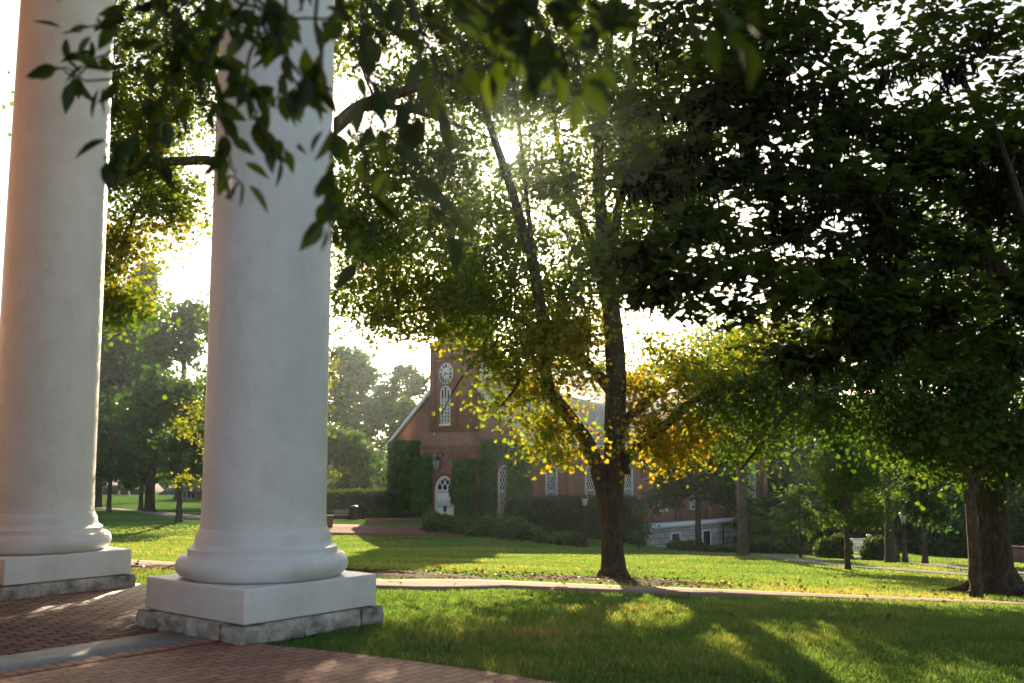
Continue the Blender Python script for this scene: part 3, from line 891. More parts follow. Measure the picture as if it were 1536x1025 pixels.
H.finish(T_STAR, .112, 'maple_leaf', .35, .45)
print('hero leaves', H.nleaf)

# --- maple hidden behind the nearer column, its limbs reaching out on both sides
lb = P3(398, 862, 17.5); lb[2] = gz(lb[0], lb[1])
Lm = Tree('maple_tree', 'spreading maple whose trunk stands behind the nearer white column', 'tree', lb, 33)
Lm.trunk(P3(398, 380, 17.5)[2], .33, .27, 1.5, (.05, 0), 16)
Lm.roots(6, .42, .4)
Lm.limb(PL([(402, 400, 17.5), (406, 290, 17.5), (412, 180, 17.6), (420, 60, 17.7), (425, -80, 17.8), (430, -260, 18)]), [.26, .22, .18, .14, .10, .05], 12)
Lm.limb(PL([(404, 330, 17.5), (440, 250, 17.3), (505, 189, 17), (535, 163, 16.9), (570, 149, 16.8), (612, 135, 16.7), (652, 119, 16.6), (690, 108, 16.5), (735, 98, 16.4), (780, 80, 16.3)]), [.15, .14, .125, .115, .105, .09, .075, .06, .04, .02], 12)
Lm.limb(PL([(540, 162, 16.9), (580, 160, 17.1), (625, 168, 17.3), (680, 186, 17.6), (720, 200, 17.8)]), [.07, .06, .05, .035, .015], 8)
Lm.limb(PL([(400, 310, 17.5), (355, 262, 17.2), (318, 242, 17), (275, 242, 16.9), (235, 245, 16.8), (195, 258, 16.7), (155, 280, 16.6), (110, 300, 16.5)]), [.12, .10, .085, .078, .07, .058, .045, .03], 10)
Lm.limb(PL([(410, 200, 17.6), (340, 130, 18), (270, 90, 18.3), (200, 60, 18.5), (120, 40, 18.6)]), [.11, .09, .075, .055, .03])
Lm.limb(PL([(414, 150, 17.6), (470, 60, 18), (540, 0, 18.4), (620, -60, 18.8)]), [.11, .09, .07, .04])
Lm.limb(PL([(235, 245, 16.8), (215, 290, 16.6), (195, 340, 16.5), (180, 400, 16.4), (172, 450, 16.4)]), [.03, .03, .024, .018, .01], 7)
def ltint(P):
    n = Noise(78, .9)(P)
    return .36 + .05 * n + .2 * ((P[:, 2] < 5.5) & (P[:, 2] > 4.0) & (P[:, 0] < -5.2))
ls = dict(tint=ltint, lpc=92, cr=.30, tj=.06, holes=hole, gap=-.6)
for c_, n_ in ((pb(205, 120, 17, 90, 80, 1.6), 46), (pb(180, 230, 16.7, 70, 60, 1.0), 26), (pb(240, 290, 16.7, 50, 40, .6), 9), (pb(172, 380, 16.5, 32, 60, .7), 17), (pb(170, 460, 16.5, 28, 34, .5), 10), (pb(262, 335, 16.6, 16, 26, .3), 3),
               (pb(120, 250, 16.5, 60, 130, 1.2), 26), (pb(250, 30, 17.5, 130, 60, 1.6), 30), (pb(560, 60, 17.6, 110, 80, 1.8), 34), (pb(690, 60, 16.8, 100, 70, 1.4), 26), (pb(560, 260, 17.2, 60, 55, 1.0), 15),
               (pb(640, 270, 17.4, 80, 60, 1.2), 22), (pb(560, 345, 17.3, 60, 36, 1.0), 14), (pb(400, -120, 17.8, 260, 110, 2.6), 50), (pb(520, 310, 17.0, 30, 50, .6), 8), (pb(380, 120, 18, 120, 120, 2), 26), (pb(412, 590, 17.3, 66, 55, .9), 26), (pb(400, 480, 17.3, 60, 60, .9), 16)):  # low clumps unseen behind the column, added to shade the brick floor
    Lm.blob(*c_, int(n_ * 1.7), **ls)
Lm.finish(T_STAR, .098, 'maple_leaf', .35, .45)

# --- big old tree at the right edge
ob = P3(1497, 894, 20); ob[2] = gz(ob[0], ob[1])
Ob = Tree('old_tree', 'massive old tree with furrowed trunk and flared roots at the right edge', 'tree', ob, 41, bark='bark_old')
Ob.trunk(P3(1500, 600, 20)[2], .31, .27, 1.9, (-.06, 0), 22)
Ob.roots(9, .5, .7)
Ob.limb(PL([(1492, 620, 20), (1488, 520, 20), (1480, 400, 20.2), (1470, 250, 20.5)]), [.26, .22, .17, .1], 12)
Ob.limb(PL([(1500, 690, 19.9), (1465, 610, 19.8), (1410, 565, 19.6), (1340, 548, 19.4), (1265, 560, 19.2), (1200, 600, 19.0), (1155, 650, 18.9), (1112, 704, 18.8)]), [.16, .14, .12, .10, .08, .06, .042, .02], 10)
Ob.limb(PL([(1515, 700, 20), (1545, 600, 20), (1600, 520, 20), (1680, 450, 20)]), [.18, .15, .11, .05], 10)
Ob.limb(PL([(1495, 560, 20), (1420, 480, 21), (1340, 440, 21.8), (1260, 430, 22.4)]), [.13, .11, .08, .04], 9)
Ob.limb(PL([(1505, 640, 20), (1470, 560, 18.6), (1420, 520, 17.6), (1370, 520, 16.9)]), [.12, .10, .07, .03], 9)
Ob.limb(PL([(1476, 800, 19.7), (1462, 730, 19.5), (1440, 700, 19.3)]), [.06, .05, .03], 7)
def otint(P):
    return .28 + .14 * Noise(79, 1.2)(P) + .40 * np.clip((2.9 - P[:, 0]) / -1.0 * -1 + .9, 0, 1) * (P[:, 0] < 7.2) + .12 * (P[:, 0] < 6.2)  # yellower leaf tint towards the left stands in for backlight
os_ = dict(tint=otint, lpc=92, cr=.42, tj=.08)
for c_, n_ in ((pb(1110, 640, 18.9, 75, 55, .9), 20), (pb(1180, 590, 19.2, 80, 60, 1.2), 26), (pb(1290, 600, 19.3, 110, 55, 1.6), 40), (pb(1400, 600, 19.3, 100, 70, 1.8), 44), (pb(1300, 510, 20, 140, 70, 2.0), 46),
               (pb(1450, 500, 19, 110, 80, 2.4), 46), (pb(1340, 660, 19.2, 70, 34, 1.0), 20), (pb(1440, 670, 18.8, 80, 50, 1.6), 34), (pb(1540, 640, 19, 70, 70, 2.0), 34), (pb(1560, 480, 19.5, 100, 100, 2.4), 34), (pb(1420, 400, 20.5, 160, 80, 2.4), 44), (pb(1240, 450, 21.5, 100, 70, 1.6), 30),
               (pb(1480, 250, 20.5, 160, 100, 2.6), 40)):
    Ob.blob(*c_, n_, **os_)
Ob.finish(T_STAR, .115, 'dark_leaf', .35, .5)

# --- slender tree standing just in front of it beside the pavement
tb_ = P3(1465, 902, 18.2); tb_[2] = gz(tb_[0], tb_[1])
Th = Tree('slender_tree', 'slender dark trunk beside the pavement in front of the massive old tree', 'tree', tb_, 43)
Th.trunk(P3(1462, 735, 18.2)[2], .105, .09, 1.25, (-.03, 0), 12)
Th.limb(PL([(1462, 740, 18.2), (1448, 700, 18.1), (1420, 665, 18), (1400, 640, 18)]), [.07, .055, .035, .015], 8)
Th.limb(PL([(1462, 740, 18.2), (1466, 690, 18.3), (1460, 630, 18.4), (1455, 560, 18.4)]), [.085, .07, .05, .02], 8)
Th.limb(PL([(1464, 720, 18.2), (1490, 690, 18), (1520, 670, 17.8), (1545, 660, 17.6)]), [.06, .05, .03, .015], 8)
for c_, n_ in ((pb(1420, 650, 18, 50, 45, .8), 18), (pb(1470, 640, 18.2, 60, 50, 1), 22), (pb(1530, 655, 17.8, 50, 40, .8), 16), (pb(1460, 570, 18.3, 70, 60, 1), 18)):
    Th.blob(*c_, n_, tint=.34, lpc=56, cr=.32, tj=.1, flat=.45)
Th.finish(T_STAR, .13, 'dark_leaf', .3, .6)

# --- redbud close on the right, hung with dark seed pods
rb = P3(1690, 960, 7.4); rb[2] = gz(rb[0], rb[1])
Rb = Tree('redbud_tree', 'close redbud with heart shaped leaves and dark hanging seed pods filling the upper right', 'tree', rb, 55)
Rb.trunk(P3(1680, 640, 7.4)[2], .13, .11, 1.4, (0, 0), 14)
Rb.limb(PL([(1685, 680, 7.4), (1640, 570, 7.3), (1560, 465, 7.2), (1500, 405, 7.1), (1430, 365, 7.0), (1340, 330, 6.9), (1240, 300, 6.8), (1140, 280, 6.7), (1050, 290, 6.6)]), [.085, .075, .062, .05, .038, .03, .022, .015, .006], 10)
Rb.limb(PL([(1560, 465, 7.2), (1535, 350, 7.4), (1500, 240, 7.6), (1450, 130, 7.7), (1390, 20, 7.8)]), [.04, .036, .03, .022, .01], 8)
Rb.limb(PL([(1500, 405, 7.1), (1440, 290, 7.2), (1360, 190, 7.2), (1260, 110, 7.2), (1160, 50, 7.1)]), [.032, .028, .022, .016, .008], 8)
Rb.limb(PL([(1480, 390, 7.1), (1400, 400, 6.7), (1300, 420, 6.4), (1200, 430, 6.2), (1090, 420, 6.0)]), [.028, .025, .02, .014, .006], 8)
Rb.limb(PL([(1600, 520, 7.25), (1560, 420, 6.6), (1530, 300, 6.2), (1490, 180, 6.0)]), [.04, .032, .024, .01], 8)
Rb.limb(PL([(1240, 300, 6.8), (1160, 220, 6.7), (1080, 150, 6.6), (1030, 90, 6.6)]), [.018, .014, .01, .005], 7)
Rb.limb(PL([(1440, 365, 7.0), (1380, 330, 7.8), (1280, 300, 8.4), (1180, 270, 8.8)]), [.03, .026, .018, .008], 7)
Rb.limb(PL([(1090, 445, 6.9), (1040, 447, 6.9), (990, 442, 6.9)]), [.008, .007, .004], 6, skel=False)
rs = dict(tint=.55, lpc=58, cr=.20, tj=.16, flat=.24, gap=-.75, gscale=.55)
for c_, n_ in ((pb(1080, 90, 6.7, 85, 100, .7), 24), (pb(1060, 260, 6.7, 90, 90, .6), 24), (pb(1020, 390, 6.5, 75, 60, .5), 15), (pb(1130, 430, 6.3, 110, 50, .6), 20), (pb(1200, 150, 7.0, 130, 130, .9), 42), (pb(1230, 330, 6.9, 150, 110, .9), 48),
               (pb(1290, 460, 6.6, 130, 60, .8), 26), (pb(1380, 120, 7.4, 140, 120, .8), 26), (pb(1380, 300, 7.0, 140, 120, 1.0), 40), (pb(1430, 440, 6.8, 120, 70, .9), 18), (pb(1520, 200, 7.2, 100, 160, .9), 26), (pb(1540, 380, 7.0, 90, 100, .8), 12),
               (pb(1160, -20, 6.8, 150, 50, .6), 14), (pb(1380, -40, 7.6, 150, 50, .6), 8), (pb(1650, 300, 7.2, 120, 200, 1.0), 24), (pb(1620, 480, 7.2, 110, 90, .9), 14), (pb(1210, 520, 6.9, 50, 34, .5), 8), (pb(1330, 540, 6.8, 60, 40, .5), 10), (pb(1460, 530, 6.9, 70, 50, .6), 14), (pb(980, 440, 6.6, 30, 40, .3), 5), (pb(975, 150, 6.8, 34, 50, .3), 5), (pb(955, 270, 6.7, 34, 40, .3), 5), (pb(935, 360, 6.6, 30, 30, .3), 4), (pb(1000, 40, 6.8, 40, 40, .3), 5), (pb(1215, 165, 6.7, 60, 50, .4), 9), (pb(1450, 230, 6.8, 80, 70, .6), 10)):
    Rb.blob(*c_, int(n_ * .95), **rs)
Rb.finish(T_HEART, .064, 'redbud_leaf', .16, .93, .5, .08, dz=.2)
# pods hang in bunches under the twigs
r = np.random.default_rng(8)
W = Rb.P[0]; Wr = Rb.R[0]
px_ = 768 + FPX * W[:, 0] / W[:, 1]
k_ = np.where((Wr < .009) & (Noise(5, .6)(W) > -.25))[0]
k_ = r.choice(k_, min(2200, len(k_)), replace=False)
pos = []; dr = []
for k in k_:
    n_ = r.integers(5, 14)
    pos.append(W[k] + r.normal(0, .04, (n_, 3)) - np.array([0, 0, .03]))
    dr.append(np.stack([r.normal(0, .22, n_), r.normal(0, .22, n_), -np.ones(n_)], 1))
pos = np.concatenate(pos); dr = np.concatenate(dr)
M['pod'] = leaf_mat('pod', [(0, (.010, .006, .005)), (1, (.032, .018, .013))], .12, 1.5, .01)
po = leaves('seed_pods', pos - rb, dr, r.normal(size=(len(pos), 3)), r.uniform(.07, .11, len(pos)), T_POD, r.random(len(pos)), M['pod'], Rb.e)
tag(po, kind='stuff')
# a spray of pods against the sky gap
# --- sapling behind the nearer column
sb = P3(398, 838, 24); sb[2] = gz(sb[0], sb[1])
Sp = Tree('sapling', 'yellow green sapling peeping out on both sides of the nearer white column', 'tree', sb, 61)
Sp.trunk(P3(398, 560, 24)[2], .06, .035, 1.3)
for q in ([(398, 720, 24), (340, 715, 23.8), (300, 722, 23.7), (262, 728, 23.6)], [(398, 690, 24), (345, 660, 24), (305, 650, 24), (268, 645, 24)], [(398, 650, 24), (340, 620, 23.8), (300, 600, 23.7)],
          [(398, 700, 24), (450, 705, 24), (500, 716, 24)], [(398, 620, 24), (450, 560, 24), (498, 522, 24)], [(398, 560, 24), (380, 500, 24)]):
    Sp.limb(PL(q), np.linspace(.022, .005, len(q)), 6)
for c_, n_ in ((pb(285, 650, 24, 22, 30, .4), 9), (pb(300, 605, 23.8, 18, 22, .4), 5), (pb(290, 725, 23.7, 30, 12, .3), 6), (pb(345, 660, 24, 40, 70, .6), 14), (pb(440, 640, 24, 40, 90, .6), 14), (pb(495, 716, 24, 9, 10, .2), 2), (pb(497, 560, 24, 6, 34, .2), 4), (pb(390, 540, 24, 50, 60, .6), 12)):
    Sp.blob(*c_, n_, tint=.35, lpc=20, cr=.15, tj=.2)
Sp.finish(T_OVAL, .095, 'sapling_leaf', .2, .5)

# --- leafy branch hanging over the camera from a tree out of the picture
nb = np.array([3.1, -1.6, 0.0]); nb[2] = gz(nb[0], nb[1])
Nb = Tree('overhanging_tree', 'dark out of focus leafy twigs drooping across the top, in front of the columns', 'tree', nb, 71)
Nb.trunk(3.2, .14, .10, 1.4)
Nb.limb([nb + [0, 0, 3.0], (2.6, -.6, 3.5), (1.7, .6, 3.55), (.7, 1.4, 3.3), (-.3, 1.9, 3.0), (-1.2, 2.2, 2.78)], [.09, .075, .055, .04, .026, .012], 10)
Nb.limb([(1.7, .6, 3.55), (1.3, 1.3, 3.2), (.9, 1.7, 2.85), (.6, 1.9, 2.72)], [.03, .022, .014, .008], 8)
def twig(pts, r0=.006):
    Nb.limb(PL(pts), np.linspace(r0, .0018, len(pts)), 6, 5, .004)
NL = []      # leaf stations: point, direction
def sprig(pts, n, size=.070, spread=.035, r0=.005):
    twig(pts, r0)
    p, _ = smooth_line(PL(pts), [1] * len(pts), 12)
    r = Nb.r
    T_ = norm(np.gradient(p, axis=0))
    for q in r.integers(len(p) // 6, len(p), n):
        side = norm(np.cross(T_[q], r.normal(size=3)))
        NL.append((p[q] + side * r.uniform(.003, spread), norm(T_[q] * .6 + side * .9 + np.array([0, 0, -.55]) + r.normal(0, .2, 3)), size * r.uniform(.75, 1.2)))
for pts, n_ in (
    ([(330, -60, 2.3), (240, 20, 2.35), (170, 70, 2.4), (115, 110, 2.45), (85, 100, 2.5)], 13),
    ([(330, -20, 2.2), (250, 60, 2.25), (190, 110, 2.3), (130, 118, 2.3), (90, 105, 2.3)], 14),
    ([(380, -40, 2.2), (300, 40, 2.25), (230, 130, 2.3), (200, 200, 2.3), (160, 238, 2.3)], 17),
    ([(400, -40, 2.2), (330, 60, 2.2), (300, 130, 2.2), (330, 180, 2.2), (350, 250, 2.2), (365, 280, 2.2)], 22),
    ([(250, -60, 2.3), (250, 60, 2.3), (262, 140, 2.3), (240, 190, 2.3), (215, 260, 2.3)], 15),
    ([(420, -40, 2.1), (380, 60, 2.1), (370, 140, 2.1), (400, 200, 2.1), (440, 235, 2.1)], 20),
    ([(440, -50, 2.1), (420, 60, 2.1), (450, 130, 2.1), (485, 125, 2.1)], 14),
    ([(470, -50, 2.0), (480, 80, 2.0), (500, 170, 2.0), (500, 250, 2.0), (490, 310, 2.0), (500, 370, 2.0)], 22),
    ([(540, -50, 1.8), (545, 80, 1.8), (575, 180, 1.8), (610, 260, 1.8), (660, 330, 1.8), (715, 385, 1.8)], 18),
    ([(560, 170, 1.8), (545, 250, 1.8), (560, 330, 1.8), (545, 400, 1.8)], 9),
    ([(600, -60, 1.8), (620, 20, 1.8), (690, 60, 1.75), (760, 90, 1.7), (820, 120, 1.65)], 20),
    ([(640, -60, 1.7), (700, 0, 1.7), (780, 40, 1.65), (870, 50, 1.6), (930, 40, 1.55)], 22),
    ([(760, -60, 1.6), (800, 20, 1.6), (850, 80, 1.55), (870, 120, 1.5)], 12),
    ([(860, -70, 1.5), (950, -20, 1.5), (1050, 10, 1.45), (1110, 30, 1.4), (1150, 60, 1.4)], 10),
    ([(280, -70, 2.2), (330, -10, 2.2), (420, 20, 2.15), (520, 30, 2.1), (600, 40, 2.0)], 30),
    ([(200, -60, 2.3), (280, 0, 2.3), (340, 30, 2.25), (400, 50, 2.2)], 22),
    ([(450, -70, 2.0), (560, -20, 1.9), (660, 0, 1.85), (760, 10, 1.8)], 26),
    ([(300, -30, 2.25), (260, 40, 2.25), (290, 90, 2.25), (350, 110, 2.2)], 20),
    ([(350, -60, 2.2), (400, 20, 2.2), (430, 100, 2.15), (400, 170, 2.15)], 16),
    ([(230, -60, 2.3), (200, 20, 2.3), (150, 40, 2.35), (95, 50, 2.4)], 12),
    ([(500, -60, 2.0), (520, 40, 1.95), (560, 110, 1.9), (620, 150, 1.85), (640, 200, 1.85)], 16),
    ([(580, -60, 1.9), (640, 60, 1.85), (650, 130, 1.8), (600, 240, 1.8)], 12),
    ([(700, -60, 1.7), (760, 30, 1.65), (820, 90, 1.6), (900, 100, 1.55)], 12),
    ([(800, -60, 1.6), (880, 20, 1.55), (930, 60, 1.5)], 12),
    ([(640, -70, 1.75), (740, -40, 1.7), (860, -20, 1.65), (960, -20, 1.6)], 18)):
    sprig(pts, int(n_ * 1.15))
LPp = np.array([q[0] for q in NL]); LDd = np.array([q[1] for q in NL]); LS = np.array([q[2] for q in NL])
# more of the same foliage above the picture, along the limb
r = Nb.r
up_ = np.concatenate([np.concatenate(Nb.P)[r.integers(0, len(np.concatenate(Nb.P)), 500)] + r.normal(0, .22, (500, 3)) + np.array([0, .0, .25])])
ok = (768 + FPX * up_[:, 0] / np.maximum(up_[:, 1], .2) > -400) & ((up_[:, 2] - EYE) > np.maximum(up_[:, 1], .1) * .50)
up_ = up_[ok]; dn = r.normal(size=up_.shape); dn[:, 2] -= .6
LPp = np.concatenate([LPp, up_]); LDd = np.concatenate([LDd, dn]); LS = np.concatenate([LS, r.uniform(.06, .1, len(up_))])
Nb.tb.build('trunk', M['bark'], Nb.e, True)
leaves('crown', LPp - nb, LDd, r.normal(size=LPp.shape) + np.array([0, -.6, .8]), LS, T_LONG, np.clip(r.normal(.45, .2, len(LPp)), 0, 1), M['near_leaf'], Nb.e)

# ------------------------------------------------------------------ trees farther off
def far_tree(name, label, bpx, bpy, d, blobs, tr=.25, seed=1, mat='far_leaf', tint=.4, leaf=.3, lpc=60, T=T_CARD, trunk_py=None, cat='tree', group='trees round the edge of the lawn', bark='bark', cr=None, gap=-.35, limbs=True, up=.4, tj=.1, base=None):
    b = P3(bpx, bpy, d); b[2] = gz(b[0], b[1])
    t_ = Tree(name, label, cat, b, seed, group, bark)
    bl = [pb(*q[:6]) for q in blobs]
    top = max(c[2] + .3 * R_[2] for c, R_ in bl) if trunk_py is None else P3(bpx, trunk_py, d)[2]
    top = max(top, b[2] + .6)
    t_.trunk(top, tr, tr * .4, 1.5)
    sc = max(max(R_) for c, R_ in bl)
    for (c, R_), q in zip(bl, blobs):
        t_.blob(c, R_, q[6], tint=tint, lpc=lpc, cr=cr or max(.25, min(R_) * .22), tj=tj, gap=gap, hollow=.3, grad=.08)
    return t_.finish(T, leaf, mat, .25, up)
far = far_tree
BUSH = []
# left, beyond the lawn
far('tall_tree', 'tallest hazy tree at the far left, rising close beside the left column', 178, 760, 150, [(198, 440, 150, 26, 90, 6, 90), (165, 500, 150, 52, 90, 7, 100), (150, 600, 150, 60, 90, 7, 90), (205, 550, 150, 40, 80, 6, 80)], .6, 101, leaf=.8, tint=.3, lpc=50)
far('open_tree', 'open crowned tree against the bright sky between the two columns', 268, 758, 125, [(262, 495, 125, 42, 50, 5, 44), (300, 505, 125, 40, 55, 5, 44), (235, 540, 125, 30, 40, 4, 14), (265, 590, 125, 50, 50, 5, 26)], .5, 102, leaf=.6, tint=.35, lpc=46, gap=-.1)
far('broad_tree', 'broad round maple with a thick trunk between the two columns', 224, 768, 84, [(255, 600, 84, 52, 55, 4, 52), (200, 650, 84, 58, 60, 4.5, 60), (270, 660, 84, 55, 50, 4.5, 52), (320, 620, 84, 50, 70, 4, 40), (230, 700, 84, 70, 30, 4, 34)], .42, 103, leaf=.42, tint=.42, lpc=60, bark='bark_old')
far('lawn_tree', 'thin dark trunked tree by the path just right of the left column', 163, 768, 74, [(165, 690, 74, 40, 32, 2.6, 34), (150, 650, 74, 32, 40, 2.6, 26)], .17, 104, leaf=.32, tint=.3, lpc=56)
far('lawn_tree', 'tree nearest the lawn edge just left of the nearer column', 268, 783, 62, [(280, 690, 62, 50, 42, 2.2, 42), (320, 670, 62, 40, 45, 2.2, 22)], .19, 105, leaf=.28, tint=.28, lpc=56)
far('lawn_tree', 'shaded tree partly hidden by the left column', 148, 757, 92, [(140, 640, 92, 50, 70, 4, 40), (120, 700, 92, 40, 40, 3, 20)], .3, 106, leaf=.42, tint=.25, lpc=50)
far('lawn_tree', 'slim trunk directly left of the thick trunk between the columns', 211, 763, 88, [(205, 700, 88, 30, 25, 2.4, 16)], .2, 107, leaf=.4, tint=.35, lpc=50)
far('hidden_tree', 'tall unseen tree added behind the nearer column to shade the far lawn', 372, 775, 112, [(372, 560, 112, 40, 90, 5, 60), (385, 660, 112, 60, 80, 5, 50)], .4, 109, leaf=.55, tint=.3, lpc=46)  # unseen tree, added so its shadow darkens the far left lawn
far('hidden_tree', 'green tree mostly hidden behind the nearer column', 405, 775, 95, [(400, 660, 95, 70, 90, 5, 60)], .3, 108, leaf=.5, tint=.35, lpc=46)
# between the nearer column and the chapel
far('round_tree', 'small pale round tree behind the long hedge left of the chapel', 522, 770, 90, [(520, 672, 90, 36, 36, 2.6, 50), (528, 705, 90, 40, 34, 2.6, 34)], .16, 111, leaf=.34, tint=.5, lpc=66, gap=-1)
far('hazy_tree', 'hazy tall tree right beside the nearer column', 515, 760, 130, [(530, 590, 130, 40, 70, 5, 60), (505, 640, 130, 40, 60, 5, 40), (520, 548, 130, 28, 30, 3.5, 18)], .45, 112, leaf=.62, tint=.4, lpc=54)
far('hazy_tree', 'hazy tree with gaps of sky left of the chapel tower', 588, 760, 138, [(588, 600, 138, 36, 48, 5, 34), (570, 650, 138, 40, 70, 5, 46), (610, 575, 138, 26, 30, 4, 16)], .45, 113, leaf=.62, tint=.42, lpc=50, gap=-.15)
far('hazy_tree', 'sunlit hazy tree touching the left slope of the chapel roof', 628, 760, 112, [(628, 620, 112, 28, 42, 3.5, 40), (610, 670, 112, 30, 50, 3.5, 30)], .3, 114, leaf=.5, tint=.56, lpc=54)
far('back_tree', 'dark tree behind the chapel roof, mostly hidden by maple leaves', 760, 780, 125, [(740, 560, 125, 50, 60, 5, 30), (800, 590, 125, 50, 50, 5, 30)], .4, 115, leaf=.6, tint=.35, lpc=46)
far('back_tree', 'hazy tree behind the chapel just left of the maple trunk', 880, 790, 130, [(870, 580, 130, 60, 60, 5, 36)], .4, 116, leaf=.6, tint=.4, lpc=46)
far('back_tree', 'hazy tree behind the chapel just right of the maple trunk', 985, 800, 120, [(985, 590, 120, 55, 62, 5, 44), (1030, 620, 120, 50, 50, 5, 30)], .4, 117, leaf=.6, tint=.4, lpc=50)
# right
far('dark_tree', 'dark rounded tree in front of the chapel stone basement', 1048, 829, 57, [(1045, 700, 57, 62, 60, 2.4, 66), (1000, 730, 57, 40, 36, 1.8, 26), (1090, 730, 57, 44, 46, 1.9, 36), (1045, 645, 57, 42, 30, 1.6, 20)], .17, 121, leaf=.24, tint=.22, lpc=70, mat='far_leaf')
far('straight_tree', 'tall straight pale trunk on the lawn right of the chapel', 1115, 836, 45, [(1110, 520, 45, 80, 70, 2.6, 46), (1080, 620, 45, 30, 25, 1.0, 8), (1150, 600, 45, 50, 40, 1.4, 18)], .23, 122, leaf=.22, tint=.6, lpc=56, bark='bark_pale', T=T_STAR)
far('young_tree', 'young upright tree alone on the sunny lawn strip', 1272, 858, 33, [(1272, 720, 33, 48, 72, 1.05, 62), (1262, 650, 33, 30, 35, .7, 16), (1290, 765, 33, 38, 26, .8, 16)], .085, 123, mat='dark_leaf', leaf=.14, tint=.42, lpc=56, T=T_STAR, cr=.24, group=None)
far('conical_tree', 'small pale pointed tree with yellowing top behind the far path', 1201, 838, 44, [(1200, 790, 44, 34, 28, .8, 22), (1198, 755, 44, 20, 28, .5, 12), (1197, 728, 44, 8, 16, .22, 5)], .05, 124, leaf=.17, tint=.6, lpc=44, T=T_OVAL, cr=.2, group=None)
far('lawn_tree', 'thick straight trunk beside the trimmed shrub near the white gate', 1336, 846, 42, [(1335, 640, 42, 70, 50, 2, 34), (1300, 690, 42, 40, 25, 1.2, 14)], .19, 125, mat='dark_leaf', leaf=.22, tint=.3, lpc=54, T=T_STAR)
far('lawn_tree', 'small round dark tree between the lamp post and the old trunk', 1388, 849, 45, [(1390, 735, 45, 46, 40, 1.4, 42), (1375, 765, 45, 40, 26, 1.2, 20)], .12, 126, leaf=.2, tint=.35, lpc=56, T=T_STAR, cr=.28)
far('sapling', 'little leafy sapling at the corner of the tall clipped hedge', 958, 826, 55, [(960, 790, 55, 13, 26, .45, 16), (956, 765, 55, 7, 12, .25, 5)], .035, 127, leaf=.16, tint=.55, lpc=40, T=T_OVAL, cr=.18, group=None)
for k, (px, py0, d, rx, ry, la) in enumerate([
    (1135, 690, 95, 50, 80, 'deep green tree behind the tall straight pale trunk'), (1180, 640, 118, 50, 80, 'hazy tree showing pale behind the small pointed tree'), (1245, 690, 88, 55, 80, 'dark tree behind the young upright tree'),
    (1310, 690, 82, 50, 90, 'shadowy tree above the white gate'), (1370, 690, 92, 60, 100, 'shadowy tree behind the small round dark tree'), (1440, 720, 78, 55, 80, 'shadowy tree behind the slender trunk'),
    (1530, 730, 74, 60, 90, 'greyish green tree at the far right behind the low brick wall'), (1600, 680, 80, 60, 110, 'tree half outside the right edge, behind the old trunk'), (1075, 660, 105, 55, 80, 'hazy tree rising behind the dark rounded tree')]):
    far('edge_tree', la, px, 835, d, [(px, py0, d, rx, ry, 4, 56), (px + 20, py0 + 55, d, rx, ry * .6, 4, 36), (px - 15, py0 - 50, d, rx * .7, ry * .6, 3.4, 24)], .3, 140 + k, leaf=.48, tint=.28 if k not in (1, 8) else .42, lpc=56, gap=-.6)
for k, (px, d, w_, h_, la) in enumerate([(1170, 74, 2.6, 1.7, 'dark evergreen bush behind the low shrub border'), (1300, 72, 2.4, 2.0, 'dark evergreen bush behind the white gate'), (1375, 66, 2.6, 1.8, 'dark evergreen bush behind the right lamp post'), (1450, 64, 2.8, 2.0, 'dark evergreen bush left of the slender trunk'), (1535, 66, 2.6, 2.1, 'dark evergreen bush above the low brick wall'), (1235, 76, 2.2, 2.2, 'dark evergreen bush behind the young upright tree')]):
    BUSH.append((px, d, w_, h_, la, 300 + k))
# distant wooded rise closing the view
r = np.random.default_rng(99)
n_ = 26000
xw = r.uniform(-150, 170, n_); yw = r.uniform(170, 200, n_)
hh = 9 + 4 * Noise(31, 30)(np.c_[xw, yw * 0, yw * 0])
zw = ground(xw, yw) + r.random(n_) ** .8 * np.clip(hh, 4, 17)
D, Nn = rand_dirs(r, n_, .2, .3)
wd = leaves('woodland', np.c_[xw, yw, zw], D, Nn, r.uniform(.9, 1.6, n_), T_CARD, np.clip(r.normal(.4, .15, n_), 0, 1), M['far_leaf'])
tag(wd, 'distant hazy wood closing the view behind all the lawn trees', 'woodland', kind='stuff')

# ------------------------------------------------------------------ chapel
CHO = np.array([-3.79, 69.3]); CHR = math.radians(-46.5)
CZ = -2.95                                   # ground at the door
ch = tag(empty('chapel', (CHO[0], CHO[1], 0), CHR), 'red brick chapel with a clock tower, arched white windows and ivy on its front', 'chapel')
def cw(x, y, z):
    return np.array([CHO[0] + x * math.cos(CHR) - y * math.sin(CHR), CHO[1] + x * math.sin(CHR) + y * math.cos(CHR), z])
M['chapel_brick'] = brick_mat('chapel_brick', 0, (.31, .135, .09), (.225, .092, .064), (.34, .25, .2), .23, .08, .010, 'wall', rough=.85, bs=.3, patch=.35)
M['dark_brick'] = brick_mat('dark_brick', 0, (.28, .11, .072), (.21, .08, .055), (.26, .18, .13), .23, .08, .010, 'wall', rough=.85, bs=.3, patch=.35)
M['slate'] = brick_mat('slate', 0, (.38, .39, .40), (.31, .32, .335), (.2, .205, .21), .32, .17, .012, 'wall', rough=.5, bs=.3, patch=.25)
M['ashlar'] = brick_mat('ashlar', 0, (.52, .50, .46), (.40, .385, .36), (.2, .19, .17), 1.1, .42, .03, 'wall', rough=.9, bs=1.0, patch=.6)
m, t, o = new_mat('window_glass')
p = N(t, 'BsdfPrincipled', Roughness=.12); p.inputs['Base Color'].default_value = (.03, .035, .04, 1); p.inputs['Specular IOR Level'].default_value = .5
t.links.new(bump(t, noise(t, 2.5, 2, .5, coords(t)), .1, .02), p.inputs['Normal'])
